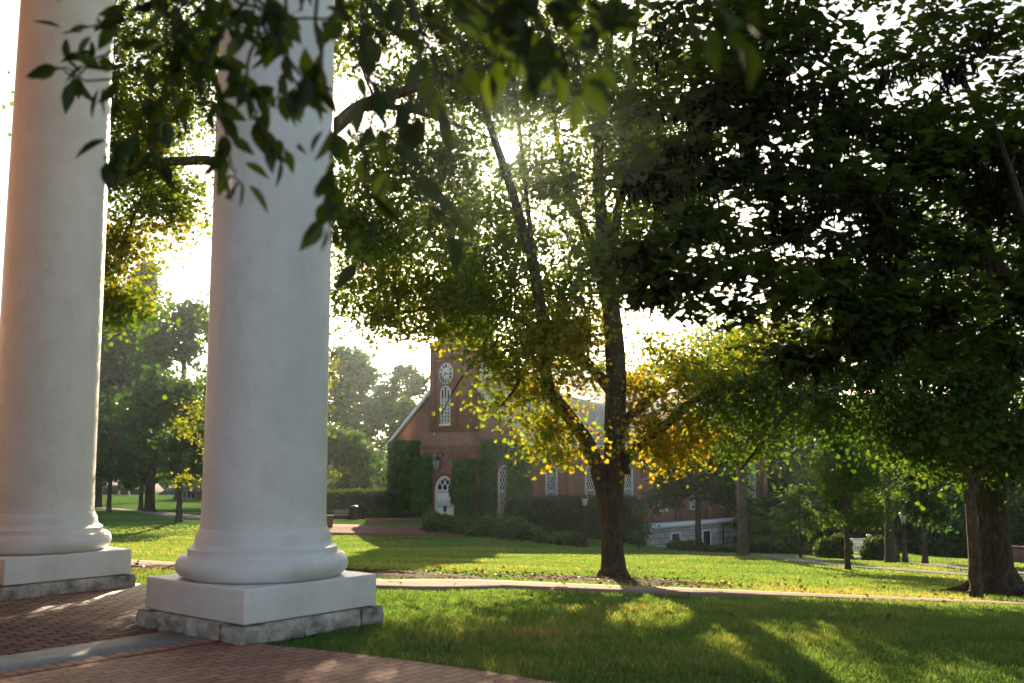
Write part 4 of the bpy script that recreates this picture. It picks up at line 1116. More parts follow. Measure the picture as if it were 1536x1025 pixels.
t.links.new(p.outputs[0], o.inputs[0])
M['glass'] = m
EAVE, APEX, HW, LEN = 2.4, 7.93, 7.3, 27.0
nave = MB()
nave.prism([(-HW, 0, -6.5), (HW, 0, -6.5), (HW, 0, EAVE), (0, 0, APEX), (-HW, 0, EAVE)], (0, LEN, 0))
wl = nave.build('wall', M['chapel_brick'], ch)
# pilasters, string courses and corbel tables standing proud of the walls
tr = MB()
for v in (.35, 3.55, 7.4, 11.25, 15.1, 18.95, 22.8, 26.65):
    tr.b2(HW + .001, HW + .14, v - .35, v + .35, -6.4, EAVE - .5)
tr.b2(HW + .001, HW + .16, 0, LEN, EAVE - .5, EAVE - .12)
tr.b2(HW + .001, HW + .10, 0, LEN, EAVE - .8, EAVE - .502)
tr.build('pilasters', M['dark_brick'], ch)
tw = MB()
tw.b2(-2.75, 2.75, -1.0, .5, -6.4, 1.75)
for k, (z0, z1, e) in enumerate(((1.752, 1.9, .06), (1.9, 2.02, .02), (2.02, 2.16, .09), (2.16, 2.28, .05))):
    tw.b2(-2.75 - e, 2.75 + e, -1.0 - e, .52, z0, z1)
for k in range(15):
    x = -2.6 + k * .36
    tw.b2(x, x + .17, -1.055, -1.001, 1.38, 1.64)
tw.b2(-2.75, 2.75, -1.055, -1.001, 1.64, 1.75)
def octo(hx, y0, y1, c):
    return [(-hx + c, y0), (hx - c, y0), (hx, y0 + c), (hx, y1 - c), (hx - c, y1), (-hx + c, y1), (-hx, y1 - c), (-hx, y0 + c)]
base_ = octo(2.75, -1.0, 3.2, .06); up_ = octo(2.26, -1.0, 2.46, .46)
A_ = [np.array([*q, 2.28]) for q in base_]; B_ = [np.array([*q, 3.1]) for q in up_]
V = A_ + B_; i = np.arange(8); j = (i + 1) % 8
tw.add(V, [np.stack([i, j, j + 8, i + 8], 1)])
tw.prism([(*q, 3.1) for q in up_], (0, 0, 6.3))
tw.prism([(*q, 9.05) for q in octo(2.33, -1.07, 2.53, .48)], (0, 0, .35))
for k in range(9):
    x = -1.66 + k * .37
    tw.b2(x, x + .2, -1.06, -1.001, 8.72, 9.05)
    tw.b2(2.262, 2.32, -.4 + k * .27, -.4 + k * .27 + .15, 8.72, 9.05)
tower = tw.build('tower', M['chapel_brick'], ch)
# recessed panel outlines round each clock
pn = MB()
for dx in (0, .22):
    pn.b2(-1.33 + dx, -1.25 + dx, -1.03, -1.001, 3.4 + dx, 8.3 - dx).b2(1.25 - dx, 1.33 - dx, -1.03, -1.001, 3.4 + dx, 8.3 - dx).b2(-1.25 + dx, 1.25 - dx, -1.03, -1.001, 8.22 - dx, 8.3 - dx)
    pn.b2(2.261, 2.29, -.35 + dx, -.27 + dx, 5.4, 8.3 - dx).b2(2.261, 2.29, 1.73 - dx, 1.81 - dx, 5.4, 8.3 - dx).b2(2.261, 2.29, -.27 + dx, 1.73 - dx, 8.22 - dx, 8.3 - dx)
pn.build('panel_moulding', M['dark_brick'], ch)
# belfry and spire
bf = MB(); bf.prism([(*q, 9.401) for q in octo(1.9, -.65, 2.1, .5)], (0, 0, 2.4)); bf.prism([(*q, 11.801) for q in octo(2.1, -.85, 2.3, .5)], (0, 0, .25))
bf.build('belfry', M['white_paint'], ch)
sp_ = MB(); q8 = octo(1.95, -.7, 2.15, .55)
V = [np.array([*q, 12.06]) for q in q8] + [np.array([*(np.array(q) * .03 + np.array([0, .73]) * .97), 18.5]) for q in q8]
sp_.add(V, [np.stack([i, j, j + 8, i + 8], 1)])
sp_.build('spire', M['slate'], ch)
# roof: two slate slopes with white rakes
sl = (APEX - EAVE) / HW
rf = MB()
for sg in (-1, 1):
    P_ = [(sg * (HW + .45), EAVE - .45 * sl + .02), (0, APEX + .02), (0, APEX + .22), (sg * (HW + .45), EAVE - .45 * sl + .22)]
    rf.prism([(x, -.32, z) for x, z in P_], (0, LEN + .6, 0))
rf.build('roof', M['slate'], ch)
rk = MB()
for sg in (-1, 1):
    P_ = [(sg * (HW + .47), EAVE - .47 * sl - .12), (sg * 2.2, APEX - 2.2 * sl - .12), (sg * 2.2, APEX - 2.2 * sl + .24), (sg * (HW + .47), EAVE - .47 * sl + .24)]
    rk.prism([(x, -.40, z) for x, z in P_], (0, .078, 0))
rk.b2(HW + .455, HW + .52, -.4, LEN + .3, EAVE - .36, EAVE - .18)
rk.build('rake_board', M['white_paint'], ch)

def arch_pts(w_, h, spring, n=14):
    a = np.linspace(math.pi, 0, n)
    return [(-w_, 0)] + [(w_ * math.cos(x), spring + w_ * math.sin(x)) for x in a] + [(w_, 0)]
def to_face(pts, face, c, z0, dep):
    """face 'f': front wall (y = dep), 's': side wall (x = dep)"""
    if face == 'f': return [(c + x, dep, z0 + z) for x, z in pts]
    return [(dep, c + x, z0 + z) for x, z in pts]
def arched_window(face, c, z0, w_, h, dep, kind='lattice', parent=ch, name='window', brick=True):
    out = -1 if face == 'f' else 1
    vec = lambda d: (0, out * d, 0) if face == 'f' else (out * d, 0, 0)
    sp0 = h - w_
    A = arch_pts(w_, h, sp0); I = arch_pts(w_ - .085, h, sp0)
    f = MB().ring(to_face(A, face, c, z0, dep + out * .002), to_face(I, face, c, z0, dep + out * .002), vec(.11))
    bx = (lambda u0, u1, za, zb, d0, d1: f.b2(c + u0, c + u1, dep + out * d0, dep + out * d1, z0 + za, z0 + zb)) if face == 'f' else (lambda u0, u1, za, zb, d0, d1: f.b2(dep + out * d0, dep + out * d1, c + u0, c + u1, z0 + za, z0 + zb))
    bx(-w_ - .06, w_ + .06, -.14, -.001, .003, .16)
    iw = w_ - .085
    def bar(x0, za, x1, zb, wd=.028):
        d = np.array([x1 - x0, zb - za]); d = d / np.linalg.norm(d); nn = np.array([-d[1], d[0]]) * wd
        q = [(x0 + nn[0], za + nn[1]), (x1 + nn[0], zb + nn[1]), (x1 - nn[0], zb - nn[1]), (x0 - nn[0], za - nn[1])]
        f.prism(to_face(q, face, c, z0, dep + out * .035), vec(.03))
    if kind == 'lattice':
        st_ = w_ * .8
        k = -2 * w_
        lim = lambda x: sp0 + math.sqrt(max(iw * iw - x * x, 0))
        for sgn in (1, -1):
            b0 = -2 * iw * 2.0
            while b0 < h + 2 * iw * 2:
                xsn = np.linspace(-iw, iw, 41); zz = b0 + sgn * 1.9 * xsn
                ok = (zz > 0) & (zz < np.array([lim(x) for x in xsn]))
                if ok.sum() > 1:
                    kk = np.where(ok)[0]; bar(xsn[kk[0]], zz[kk[0]], xsn[kk[-1]], zz[kk[-1]], .013)
                b0 += st_
        bx(-iw, iw, h * .47, h * .47 + .07, .03, .08)
    elif kind == 'tall':
        for x in (-.33 * iw, .33 * iw): bx(x - .05, x + .05, 0, sp0 + iw * .8, .03, .08)
        for x in (-.66 * iw, 0, .66 * iw):
            k = 0
            while k < sp0 - .3:
                bar(x - .12 * iw * 2, k, x + .12 * iw * 2, k + .22, .02); bar(x + .12 * iw * 2, k, x - .12 * iw * 2, k + .22, .02); k += .26
    fr_ = f.build(name, M['white_paint'], parent)
    g = MB().prism(to_face(I, face, c, z0, dep + out * .003), vec(.018)).build('pane', M['glass'], fr_)
    return fr_
arched_window('f', 0.0, 3.66, .52, 2.62, -1.0, 'tall')
for x in (-4.9, 4.9): arched_window('f', x, -2.4, .62, 3.3, 0.0)
for v in (1.75, 5.5, 9.35, 13.2, 17.05, 20.9, 24.7): arched_window('s', v, -2.35, .52, 3.25, HW)
# clocks: white dial, black numerals and hands
def clock(face, c, zc, dep):
    out = -1 if face == 'f' else 1
    vec = (lambda d: (0, out * d, 0)) if face == 'f' else (lambda d: (out * d, 0, 0))
    a = np.linspace(0, 2 * math.pi, 40, endpoint=False)
    circ = lambda r_: [(r_ * math.sin(x), r_ * math.cos(x)) for x in a]
    d_ = MB().prism(to_face(circ(.74), face, c, zc, dep + out * .002), vec(.05)).build('clock_dial', M['white_paint'], tower)
    k_ = MB()
    for h_ in range(12):
        t_ = h_ / 12 * 2 * math.pi
        e = np.array([math.sin(t_), math.cos(t_)]); s_ = np.array([e[1], -e[0]])
        n_ = (3, 1, 2, 3, 3, 2, 2, 3, 4, 3, 2, 2)[h_]
        for q in range(n_):
            o_ = (q - (n_ - 1) / 2) * .062
            P_ = [e * .40 + s_ * (o_ - .022), e * .40 + s_ * (o_ + .022), e * .68 + s_ * (o_ * 1.3 + .026), e * .68 + s_ * (o_ * 1.3 - .026)]
            k_.prism(to_face(P_, face, c, zc, dep + out * .054), vec(.012))
    k_.build('numerals', M['black_metal'], d_)
    k_ = MB()
    for t_, L_, w2 in ((math.radians(230), .38, .05), (math.radians(100), .62, .035)):
        e = np.array([math.sin(t_), math.cos(t_)]); s_ = np.array([e[1], -e[0]])
        k_.prism(to_face([s_ * w2 - e * .1, e * L_ + s_ * .012, e * L_ - s_ * .012, -s_ * w2 - e * .1], face, c, zc, dep + out * .07), vec(.015))
    k_.build('hands', M['black_metal'], d_)
clock('f', 0.0, 7.12, -1.0)
clock('s', .73, 7.12, 2.26)
# door in its arched recess
dz = CZ
brk = MB().ring(to_face(arch_pts(1.28, 0, 2.05), 'f', 0, dz, -1.002), to_face(arch_pts(1.06, 0, 2.05), 'f', 0, dz, -1.002), (0, -.12, 0)).build('door_arch', M['dark_brick'], ch)
fr_ = MB().ring(to_face(arch_pts(1.05, 0, 2.05), 'f', 0, dz, -1.003), to_face(arch_pts(.86, 0, 2.05), 'f', 0, dz, -1.003), (0, -.07, 0))
fr_.b2(-.86, .86, -1.06, -1.004, dz + 2.0, dz + 2.16)
dr = fr_.build('door', M['white_paint'], ch)
lf = MB().b2(-.858, .858, -1.03, -1.004, dz, dz + 2.0)
for x in (-.84, -.42, .03, .45):
    lf.b2(x + .03, x + .37, -1.045, -1.031, dz + .2, dz + .85).b2(x + .03, x + .37, -1.045, -1.031, dz + .98, dz + 1.9)
lf.b2(-.02, .02, -1.05, -1.031, dz, dz + 2.0)
lf.build('door_leaf', M['white_paint'], dr)
MB().prism(to_face([(.858 * math.cos(x), 2.16 + .80 * math.sin(x)) for x in np.linspace(0, math.pi, 20)], 'f', 0, dz, -1.004), (0, -.02, 0)).build('fanlight', M['glass'], dr)
fb = MB()
for x in (-.55, 0, .55):
    fb.ring(to_face([(x + .27 * math.cos(q), 2.3 + .27 * math.sin(q) * 1.1) for q in np.linspace(-.2, 6.1, 18)], 'f', 0, dz, -1.03), to_face([(x + .21 * math.cos(q), 2.3 + .21 * math.sin(q) * 1.1) for q in np.linspace(-.2, 6.1, 18)], 'f', 0, dz, -1.03), (0, -.03, 0))
for x in (-.28, .28): fb.ring(to_face([(x + .25 * math.cos(q), 2.66 + .22 * math.sin(q)) for q in np.linspace(-.2, 6.1, 18)], 'f', 0, dz, -1.03), to_face([(x + .19 * math.cos(q), 2.66 + .16 * math.sin(q)) for q in np.linspace(-.2, 6.1, 18)], 'f', 0, dz, -1.03), (0, -.03, 0))
fb.build('fanlight_tracery', M['white_paint'], dr)
MB().b2(-.12, .16, -1.08, -1.047, dz + .72, dz + 1.08).b2(.0, .05, -1.075, -1.048, dz + .66, dz + .72).build('door_notice', M['black_metal'], dr)
MB().b2(-.05, .16, -1.08, -1.047, dz + .34, dz + .62).build('letter_slot', M['limestone'], dr)
MB().b2(-1.5, 1.5, -2.0, -1.002, CZ - .9, CZ - .002).build('doorstep', M['limestone'], ch)
# stone basement with black shuttered openings
bs = MB().b2(HW + .15, HW + 1.4, 9.5, 21.3, -8.0, -3.55)
bs.build('stone_basement', M['ashlar'], ch)
MB().b2(HW + .1, HW + 1.5, 9.4, 21.4, -3.549, -3.25).build('basement_coping', M['white_paint'], ch)
for v in (12.9, 16.6):
    f = MB().b2(HW + 1.401, HW + 1.46, v - .55, v - .42, -5.5, -4.0).b2(HW + 1.401, HW + 1.46, v + .42, v + .55, -5.5, -4.0).b2(HW + 1.401, HW + 1.46, v - .55, v + .55, -4.0, -3.86)
    wn = f.build('basement_opening', M['white_paint'], ch)
    s_ = MB().b2(HW + 1.402, HW + 1.43, v - .42, v + .42, -5.5, -4.001)
    for k in range(12): s_.b2(HW + 1.431, HW + 1.445, v - .38, v + .38, -5.42 + k * .115, -5.36 + k * .115)
    s_.build('shutter', M['black_metal'], wn)
MB().tube([(HW + 1.5, 18.6, -5.9), (HW + 1.5, 18.6, -3.6)], .05, 8).build('downpipe', M['black_metal'], ch)

# wall lantern over the door
lc = cw(-.28, -1.55, 0); lan = tag(empty('wall_lantern', (lc[0], lc[1], .62), CHR), 'large black lantern hanging on the brick above the chapel door', 'lantern')
MB().lathe([(.02, .98), (.05, .9), (.10, .86), (.36, .62), (.37, .58)], 6).build('hood', M['black_metal'], lan)
c_ = MB().lathe([(.30, .575), (.22, .02), (.05, -.10), (.03, -.16)], 6, cap=True)
m, t, o = new_mat('lantern_glass')
p = N(t, 'BsdfPrincipled', Roughness=.25); p.inputs['Base Color'].default_value = (.32, .33, .33, 1); t.links.new(p.outputs[0], o.inputs[0]); M['lantern_glass'] = m
c_.build('glass', M['lantern_glass'], lan)
b_ = MB()
for k in range(6):
    a = k / 6 * 6.283
    b_.tube([(.31 * math.cos(a), .31 * math.sin(a), .58), (.23 * math.cos(a), .23 * math.sin(a), .02), (.06 * math.cos(a), .06 * math.sin(a), -.1)], .018, 5)
b_.tube([(0, .55, .95), (0, .3, 1.05), (0, 0, .98)], .025, 6)
b_.build('bracket', M['black_metal'], lan)

# ------------------------------------------------------------------ clipped hedges, shrubs and ivy
def shell_pts(r, n, h, rad):
    h = np.asarray(h, float)
    ar = np.array([h[1] * h[2], h[1] * h[2], h[0] * h[2], h[0] * h[2], h[0] * h[1]]); f = r.choice(5, n, p=ar / ar.sum())
    u = r.uniform(-1, 1, (n, 3)) * h
    u[f == 0, 0] = h[0]; u[f == 1, 0] = -h[0]; u[f == 2, 1] = h[1]; u[f == 3, 1] = -h[1]; u[f == 4, 2] = h[2]
    rad = min(rad, h.min() * .98)
    q = np.clip(u, -(h - rad), h - rad); q[:, 2] = np.clip(u[:, 2], -h[2], h[2] - rad)
    d = u - q; nn = norm(d)
    return q + nn * rad, nn
def shrub(name, label, cat, c, h, rz, seed, m='hedge_leaf', leaf=.10, dens=220, rad=.3, rough_=.06, tint=.4, group=None, lump=.0, T=T_CARD, zb=None, toplight=.12, lscale=.8):
    """mass of small leaves over a twiggy core; c is the middle of its foot"""
    r = np.random.default_rng(seed); h = np.asarray(h, float)
    area = 8 * (h[0] * h[1] * .5 + h[0] * h[2] + h[1] * h[2])
    n = int(area * dens)
    P, nn = shell_pts(r, n, h, rad)
    nz = Noise(seed, lscale); nb_ = Noise(seed + 1, .28)
    def disp(P_, n_): return P_ + n_ * (lump * nz(P_) * .5 + rough_ * nb_(P_) * .5)[:, None]
    P2 = disp(P, nn) - nn * (r.random((n, 1)) ** 2 * .12) + nn * r.random((n, 1)) ** 6 * .1
    D = r.normal(size=(n, 3)) + nn * .5 - np.array([0, 0, .3]); Nn = nn + r.normal(0, .45, (n, 3))
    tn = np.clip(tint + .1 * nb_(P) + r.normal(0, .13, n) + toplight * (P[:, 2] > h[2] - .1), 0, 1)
    # core
    g = 16; U, V_ = np.meshgrid(np.linspace(-1, 1, g), np.linspace(-1, 1, g)); one = np.ones_like(U)
    vs = []; fs = []; k = 0
    for ax in range(3):
        for sg in (-1, 1):
            if ax == 2 and sg == -1: continue
            q = np.empty((g, g, 3)); q[..., ax] = sg; q[..., (ax + 1) % 3] = U; q[..., (ax + 2) % 3] = V_
            u = q.reshape(-1, 3) * h; rd = min(rad, h.min() * .98)
            c0 = np.clip(u, -(h - rd), h - rd); c0[:, 2] = np.clip(u[:, 2], -h[2], h[2] - rd)
            n0 = norm(u - c0 + 1e-9); pp = disp(c0 + n0 * rd, n0) - n0 * .10
            ii = np.arange(g * g).reshape(g, g) + k
            vs.append(pp); fs.append(np.stack([ii[:-1, :-1], ii[:-1, 1:], ii[1:, 1:], ii[1:, :-1]], 2).reshape(-1, 4)); k += g * g
    V0, F0 = np.concatenate(vs), np.concatenate(fs)
    zb = gz(c[0], c[1]) if zb is None else zb
    sh = np.array([0, 0, h[2]])
    o = leaves(name, P2 + sh, D, Nn, leaf * r.uniform(.7, 1.3, n), T, tn, M[m], None, (V0 + sh, [F0], max(tint - .3, 0)))
    o.location = (c[0], c[1], zb); o.rotation_euler = (0, 0, rz)
    return tag(o, label, cat, group)
def between(pa, pb_): return (pa + pb_) / 2, math.atan2(pb_[1] - pa[1], pb_[0] - pa[0]), np.linalg.norm((pb_ - pa)[:2]) / 2
def hedge_px(name, label, cat, p0, p1, top, depth, seed, **kw):
    a, b = P3(*p0), P3(*p1); c, rz, L = between(a, b)
    z0 = min(gz(a[0], a[1]), gz(b[0], b[1])) - .05
    zt = P3((p0[0] + p1[0]) / 2, top, (p0[2] + p1[2]) / 2)[2]
    return shrub(name, label, cat, c, (L, depth, (zt - z0) / 2), rz, seed, zb=z0, **kw)
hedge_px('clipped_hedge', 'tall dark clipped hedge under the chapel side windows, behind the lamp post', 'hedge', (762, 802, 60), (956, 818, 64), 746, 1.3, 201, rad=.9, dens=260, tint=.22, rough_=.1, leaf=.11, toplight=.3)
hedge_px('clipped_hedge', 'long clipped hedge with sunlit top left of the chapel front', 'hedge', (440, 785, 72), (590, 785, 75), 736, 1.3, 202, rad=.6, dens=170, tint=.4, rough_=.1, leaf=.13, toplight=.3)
for k, (px0, px1, d0, d1, top, la) in enumerate(((642, 705, 57, 56.5, 780, 'low rounded yew shrub nearest the chapel door'), (690, 765, 56.3, 55.8, 785, 'low spreading yew shrub in the middle of the row'), (752, 818, 55.6, 55.2, 791, 'low yew shrub in front of the clipped hedge corner'), (800, 872, 55, 54.8, 799, 'lowest yew shrub tapering down toward the lamp post'))):
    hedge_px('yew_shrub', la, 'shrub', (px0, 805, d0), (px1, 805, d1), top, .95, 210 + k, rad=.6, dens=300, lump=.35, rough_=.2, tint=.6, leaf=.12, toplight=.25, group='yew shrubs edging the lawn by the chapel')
hedge_px('low_shrub', 'low dark shrub bed in front of the left ivy, above the brick kerb', 'shrub', (556, 785, 66), (650, 788, 66.5), 769, 1.0, 220, rad=.5, dens=260, lump=.15, tint=.34, leaf=.11)
hedge_px('ground_shrubs', 'long low green shrub border along the far path beside the basement', 'shrub', (1008, 825, 58), (1140, 832, 55), 818, .8, 221, rad=.4, dens=230, lump=.25, rough_=.2, tint=.5, leaf=.13)
hedge_px('ground_shrubs', 'long low green shrub border behind the small pointed tree', 'shrub', (1135, 832, 55), (1262, 836, 52), 817, .8, 222, rad=.4, dens=230, lump=.25, rough_=.2, tint=.5, leaf=.13)
shrub('azalea_shrub', 'rounded russet green shrub behind the tall straight pale trunk', 'shrub', P3(1142, 828, 58), (1.25, 1.0, 1.1), 0, 223, m='far_leaf', rad=1.0, dens=200, lump=.3, rough_=.3, tint=.75, leaf=.15)
shrub('azalea_shrub', 'loose green shrub between the russet shrub and the small pointed tree', 'shrub', P3(1178, 830, 60), (1.1, .9, .85), 0, 224, m='far_leaf', rad=.8, dens=200, lump=.3, rough_=.3, tint=.5, leaf=.15)
shrub('trimmed_shrub', 'rounded shrub just right of the white gate', 'shrub', P3(1322, 838, 47), (.75, .6, .5), 0, 225, rad=.5, dens=320, lump=.1, rough_=.15, tint=.45, leaf=.10)
shrub('trimmed_shrub', 'rounded shrub with yellowish tips just left of the white gate', 'shrub', P3(1254, 836, 49), (.85, .6, .52), 0, 226, rad=.5, dens=320, lump=.15, rough_=.2, tint=.55, leaf=.11)
for px, d, w_, h_, la, sd in BUSH:
    shrub('evergreen_bush', la, 'bush', P3(px, 830, d), (w_, 1.5, h_), 0, sd, rad=1.1, dens=90, lump=.5, rough_=.4, tint=.35, leaf=.26, group='evergreen bushes along the right border')
def ivy(label, x0, x1, y, z0, z1, th, seed, tint=.42, dens=330, face='f', xw=None):
    h = ((x1 - x0) / 2, th, (z1 - z0) / 2)
    q = cw((x0 + x1) / 2, y - th * .7, 0)
    o = shrub('climbing_ivy', label, 'ivy', q, h, CHR, seed, m='ivy_leaf', leaf=.15, dens=dens, rad=.22, rough_=.10, tint=tint, group='ivy on the chapel front', zb=z0, lump=.10, T=T_CARD, toplight=.1)
    return o
ivy('tall square cut ivy covering the left end of the chapel front', -7.5, -4.0, 0, -2.9, 2.5, .24, 231, .28)
ivy('narrow ivy pillar left of the chapel door, below the brick frieze', -3.2, -1.38, -1.0, -2.6, 1.45, .24, 232, .5)
ivy('ivy mass right of the chapel door, cut back in a curve at the doorway', 1.12, 3.1, -1.0, -1.7, 1.25, .26, 233, .45)
ivy('lower ivy beside the door jamb, under the larger ivy mass', 1.6, 2.9, -1.0, -2.9, -1.6, .22, 238, .4)
ivy('ivy strip between the tower and the tall front window', 2.5, 4.05, 0, -2.9, 1.2, .22, 234, .26)
ivy('ivy spreading across the wall above the tall front window', 2.95, 7.2, 0, 1.15, 2.5, .24, 235, .5)
ivy('ivy covering the right corner of the chapel front beside the window', 5.3, 7.2, 0, -2.4, 1.2, .22, 236, .5)

# ------------------------------------------------------------------ lamp posts
def lamp_post(px, py, d, hgt, label, hw=.2):
    b = P3(px, py, d); z = gz(b[0], b[1])
    e = tag(empty('lamp_post', (b[0], b[1], z)), label, 'lamp post', 'black lamp posts')
    MB().lathe([(.16, -.05), (.16, .22), (.12, .30), (.14, .36), (.085, .5), (.07, .9), (.085, .95), (.06, 1.0), (.052, hgt - .78), (.09, hgt - .74), (.06, hgt - .70), (.12, hgt - .64)], 12).build('post', M['black_metal'], e)
    MB().lathe([(.10, hgt - .64), (.19, hgt - .28), (.19, hgt - .275)], 6).build('glass', M['lamp_glass'], e)
    MB().lathe([(.24, hgt - .275), (.20, hgt - .2), (.09, hgt - .08), (.04, hgt - .06), (.02, hgt)], 6).build('hood', M['black_metal'], e)
    b_ = MB()
    for k in range(6):
        a = k / 6 * 6.283; b_.tube([(.105 * math.cos(a), .105 * math.sin(a), hgt - .64), (.195 * math.cos(a), .195 * math.sin(a), hgt - .27)], .012, 4)
    b_.build('frame', M['black_metal'], e)
    MB().tube([(-.2, 0, hgt - .95), (.2, 0, hgt - .95)], .014, 5).build('ladder_bar', M['black_metal'], e)
m, t, o = new_mat('lamp_glass')
p = N(t, 'BsdfPrincipled', Roughness=.3); p.inputs['Base Color'].default_value = (.75, .76, .74, 1); t.links.new(p.outputs[0], o.inputs[0]); M['lamp_glass'] = m
lamp_post(878, 821, 54, 2.85, 'black lamp post with lantern head against the dark clipped hedge')
lamp_post(1358, 845, 47, 2.45, 'black lamp post at right, between two shaded trunks near the white gate')

# ------------------------------------------------------------------ small things by the chapel plaza
b = P3(491, 796, 60); pr_ = tag(empty('brick_pier', (b[0], b[1], gz(b[0], b[1])), .2), 'low brick pier at the plaza edge beside the nearer column', 'pier')
MB().b2(-.3, .3, -.3, .3, -.1, .62).build('shaft', M['dark_brick'], pr_)
MB().b2(-.36, .36, -.36, .36, .621, .72).build('cap', M['brick_far'], pr_)
b = P3(531, 789, 68); bn = tag(empty('litter_bin', (b[0], b[1], gz(b[0], b[1]))), 'dark litter bin against the long clipped hedge', 'litter bin')
MB().lathe([(.26, 0), (.29, .75), (.30, .76)], 16).build('body', M['black_metal'], bn)
MB().lathe([(.31, .762), (.31, .80), (.22, .9), (.05, .93)], 16).build('lid', M['black_metal'], bn)
b = P3(511, 788, 67); bc = tag(empty('slatted_bench', (b[0], b[1], gz(b[0], b[1])), .15), 'pale slatted bench in front of the long clipped hedge', 'bench')
q = MB()
for k in range(5): q.b2(-.7, .7, -.28 + k * .13, -.19 + k * .13, .42, .45)
q.build('seat', M['gravel'], bc)
q = MB()
for k in range(3): q.b2(-.7, .7, .33, .36, .55 + k * .13, .64 + k * .13)
q.build('backrest', M['gravel'], bc); bc.scale = (.8, .8, .7)
for x in (-.62, .62): MB().b2(x - .03, x + .03, -.26, .32, 0, .419).b2(x - .03, x + .03, .30, .329, .42, .9).build('leg', M['black_metal'], bc)
a_, b_ = P3(548, 795, 63.5), P3(648, 796, 64.5); c, rz, L = between(a_, b_)
kb = MB().b2(-L, L, -.2, .2, -.3, .2).build('brick_kerb', M['dark_brick']); kb.location = (c[0], c[1], gz(c[0], c[1])); kb.rotation_euler = (0, 0, rz)
tag(kb, 'low brick kerb wall holding the shrub bed at the chapel plaza', 'kerb wall')

# houses far left
def house(name, label, px0, px1, py_base, py_eave, d, roof_h, wm, roofm, rz=0, porch=True, nwin=3, storeys=2, seed=0):
    a_, b_ = P3(px0, py_base, d), P3(px1, py_base, d); W_ = (b_[0] - a_[0]) / 2; c = (a_ + b_) / 2
    zb = c[2]; he = P3(px0, py_eave, d)[2] - zb
    e = tag(empty(name, (c[0], c[1], zb), rz), label, 'house', 'houses beyond the lawn')
    D_ = 5
    MB().prism([(-W_, 0, -2), (W_, 0, -2), (W_, 0, he), (-W_, 0, he)], (0, D_ * 2, 0)).build('wall', wm, e)
    MB().prism([(-W_ - .4, -.4, he + .001), (-W_ - .4, D_, he + roof_h), (-W_ - .4, 2 * D_ + .4, he + .001)], (2 * W_ + .8, 0, 0)).build('roof', roofm, e)
    for s_ in range(storeys):
        for k in range(nwin):
            x = -W_ + (k + .5) * 2 * W_ / nwin; z0 = .9 + s_ * 2.9
            if z0 + 1.5 > he: continue
            f = MB().b2(x - .6, x + .6, -.08, -.002, z0 - .1, z0).b2(x - .6, x - .5, -.08, -.002, z0, z0 + 1.5).b2(x + .5, x + .6, -.08, -.002, z0, z0 + 1.5).b2(x - .6, x + .6, -.08, -.002, z0 + 1.5, z0 + 1.62).b2(x - .5, x + .5, -.06, -.002, z0 + .72, z0 + .78).b2(x - .03, x + .03, -.05, -.002, z0, z0 + 1.5).build('window', M['white_paint'], e)
            MB().b2(x - .499, x + .499, -.03, -.003, z0 + .001, z0 + 1.499).build('pane', M['glass'], f)
    if porch:
        f = MB().b2(-W_, W_, -2.4, -.1, 2.5, 2.62).b2(-W_, W_, -2.4, -.1, -.5, .1)
        f.prism([(-W_ - .2, -2.6, 2.621), (-W_ - .2, -.1, 3.5), (-W_ - .2, -.1, 2.621)], (2 * W_ + .4, 0, 0))
        po = f.build('porch', roofm, e)
        for k in range(5):
            x = -W_ + .3 + k * (2 * W_ - .6) / 4
            MB().b2(x - .12, x + .12, -2.3, -2.06, .101, 2.499).build('porch_post', M['white_paint'], po)
    return e
M['house_brick'] = brick_mat('house_brick', 0, (.16, .07, .05), (.12, .055, .04), (.14, .1, .08), .23, .08, .01, 'wall', rough=.9, bs=.1)
M['house_white'] = noisy('house_white', (.6, .6, .58), (.72, .72, .7), 2, .7, .05)
M['house_roof'] = noisy('house_roof', (.08, .08, .085), (.12, .12, .125), 3, .8, .1)
house('brick_house', 'brick house with white window frames and a porch, beside the nearer column', 276, 420, 769, 728, 125, 3, M['house_brick'], M['house_roof'], .1, nwin=6)
house('white_house', 'small white gabled house seen between two dark trunks', 232, 258, 765, 748, 140, 1.8, M['house_white'], M['house_roof'], -.2, False, 2, 1)
house('low_house', 'low brick house with white porch posts beyond the left path', 140, 205, 762, 742, 140, 2, M['house_brick'], M['house_roof'], 0, True, 5, 1)

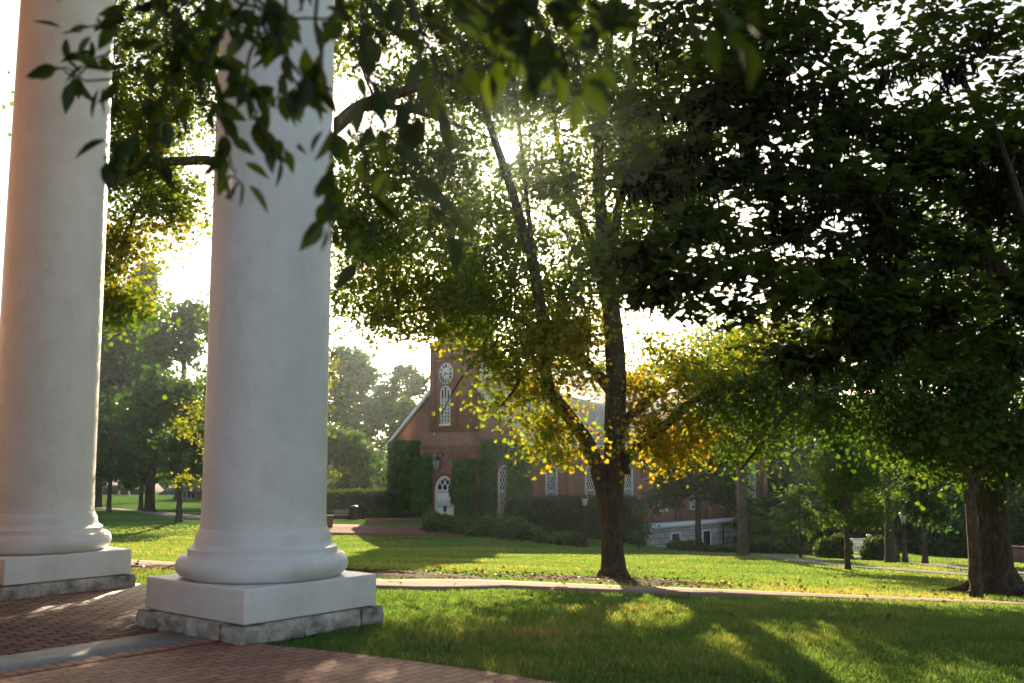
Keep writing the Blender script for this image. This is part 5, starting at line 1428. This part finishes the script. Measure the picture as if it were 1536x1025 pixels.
# white gate, parked car and low wall at the right
b = P3(1288, 837, 55); g = tag(empty('white_gate', (b[0], b[1], gz(b[0], b[1])), .1), 'white slatted gate at the end of the path between two shrubs', 'gate')
q = MB().b2(-.5, .5, -.03, .03, .12, .22).b2(-.5, .5, -.03, .03, .72, .82)
for k in range(9): q.b2(-.46 + k * .112, -.40 + k * .112, -.02, .02, .221, .719)
q.prism([(-.48, -.035, .23), (-.40, -.035, .23), (.46, -.035, .70), (.38, -.035, .70)], (0, .012, 0))
q.build('leaf', M['white_paint'], g)
for x in (-.6, .62): MB().b2(x - .07, x + .07, -.07, .07, -.1, .95).b2(x - .1, x + .1, -.1, .1, .951, 1.02).build('gate_post', M['white_paint'], g)
a_, b_ = P3(1490, 858, 56), P3(1640, 866, 52); c, rz, L = between(a_, b_)
lw = MB().b2(-L, L, -.2, .2, -.6, .75).b2(-L - .05, L + .05, -.26, .26, .751, .86).build('low_wall', M['dark_brick']); lw.location = (c[0], c[1], gz(c[0], c[1])); lw.rotation_euler = (0, 0, rz)
tag(lw, 'low dark brick wall beyond the old trunk at the right edge', 'wall')

# fallen leaves on mulch and lawn
r = np.random.default_rng(321); n_ = 1300
cs_ = np.concatenate([mb1[:2] + r.normal(0, 1, (n_ // 2, 2)) * [2.2, 1.1], mb2[:2] + r.normal(0, 1, (n_ // 4, 2)) * [2.6, 1.0], np.stack([r.uniform(-6, 12, n_ // 4), r.uniform(10, 26, n_ // 4)], 1)])
cs_ = cs_[~(inside(cs_, [cs(s_slab0, -6), cs(s_slab0, 1.7), cs(30, 1.7), cs(30, -6)]) | inside(cs_, path_poly))]
zl = ground(cs_[:, 0], cs_[:, 1]) + r.uniform(.03, .075, len(cs_))
D = r.normal(size=(len(cs_), 3)) * [1, 1, .3]; Nn = r.normal(0, .35, (len(cs_), 3)) + [0, 0, 1]
M['dead_leaf'] = leaf_mat('dead_leaf', [(0, (.07, .035, .015)), (.6, (.13, .07, .028)), (1, (.18, .11, .035))], .15, 1.4, .03)
fl = leaves('fallen_leaves', np.c_[cs_, zl], D, Nn, r.uniform(.06, .11, len(cs_)), T_STAR, r.random(len(cs_)), M['dead_leaf'])
tag(fl, 'brown fallen leaves scattered over the mulch and lawn', 'fallen leaves', kind='stuff')

# ------------------------------------------------------------------ morning haze
hz = MB().b2(-200, 200, -34, 424, -10, 46)
m, t, o = new_mat('haze')
pv = N(t, 'VolumePrincipled', Density=HAZE)
pv.inputs['Color'].default_value = (.78, .90, 1.0, 1)
pv.inputs['Anisotropy'].default_value = .88
t.links.new(pv.outputs[0], o.inputs['Volume'])
if HAZE > 0:
    tag(hz.build('haze', m), kind='stuff')
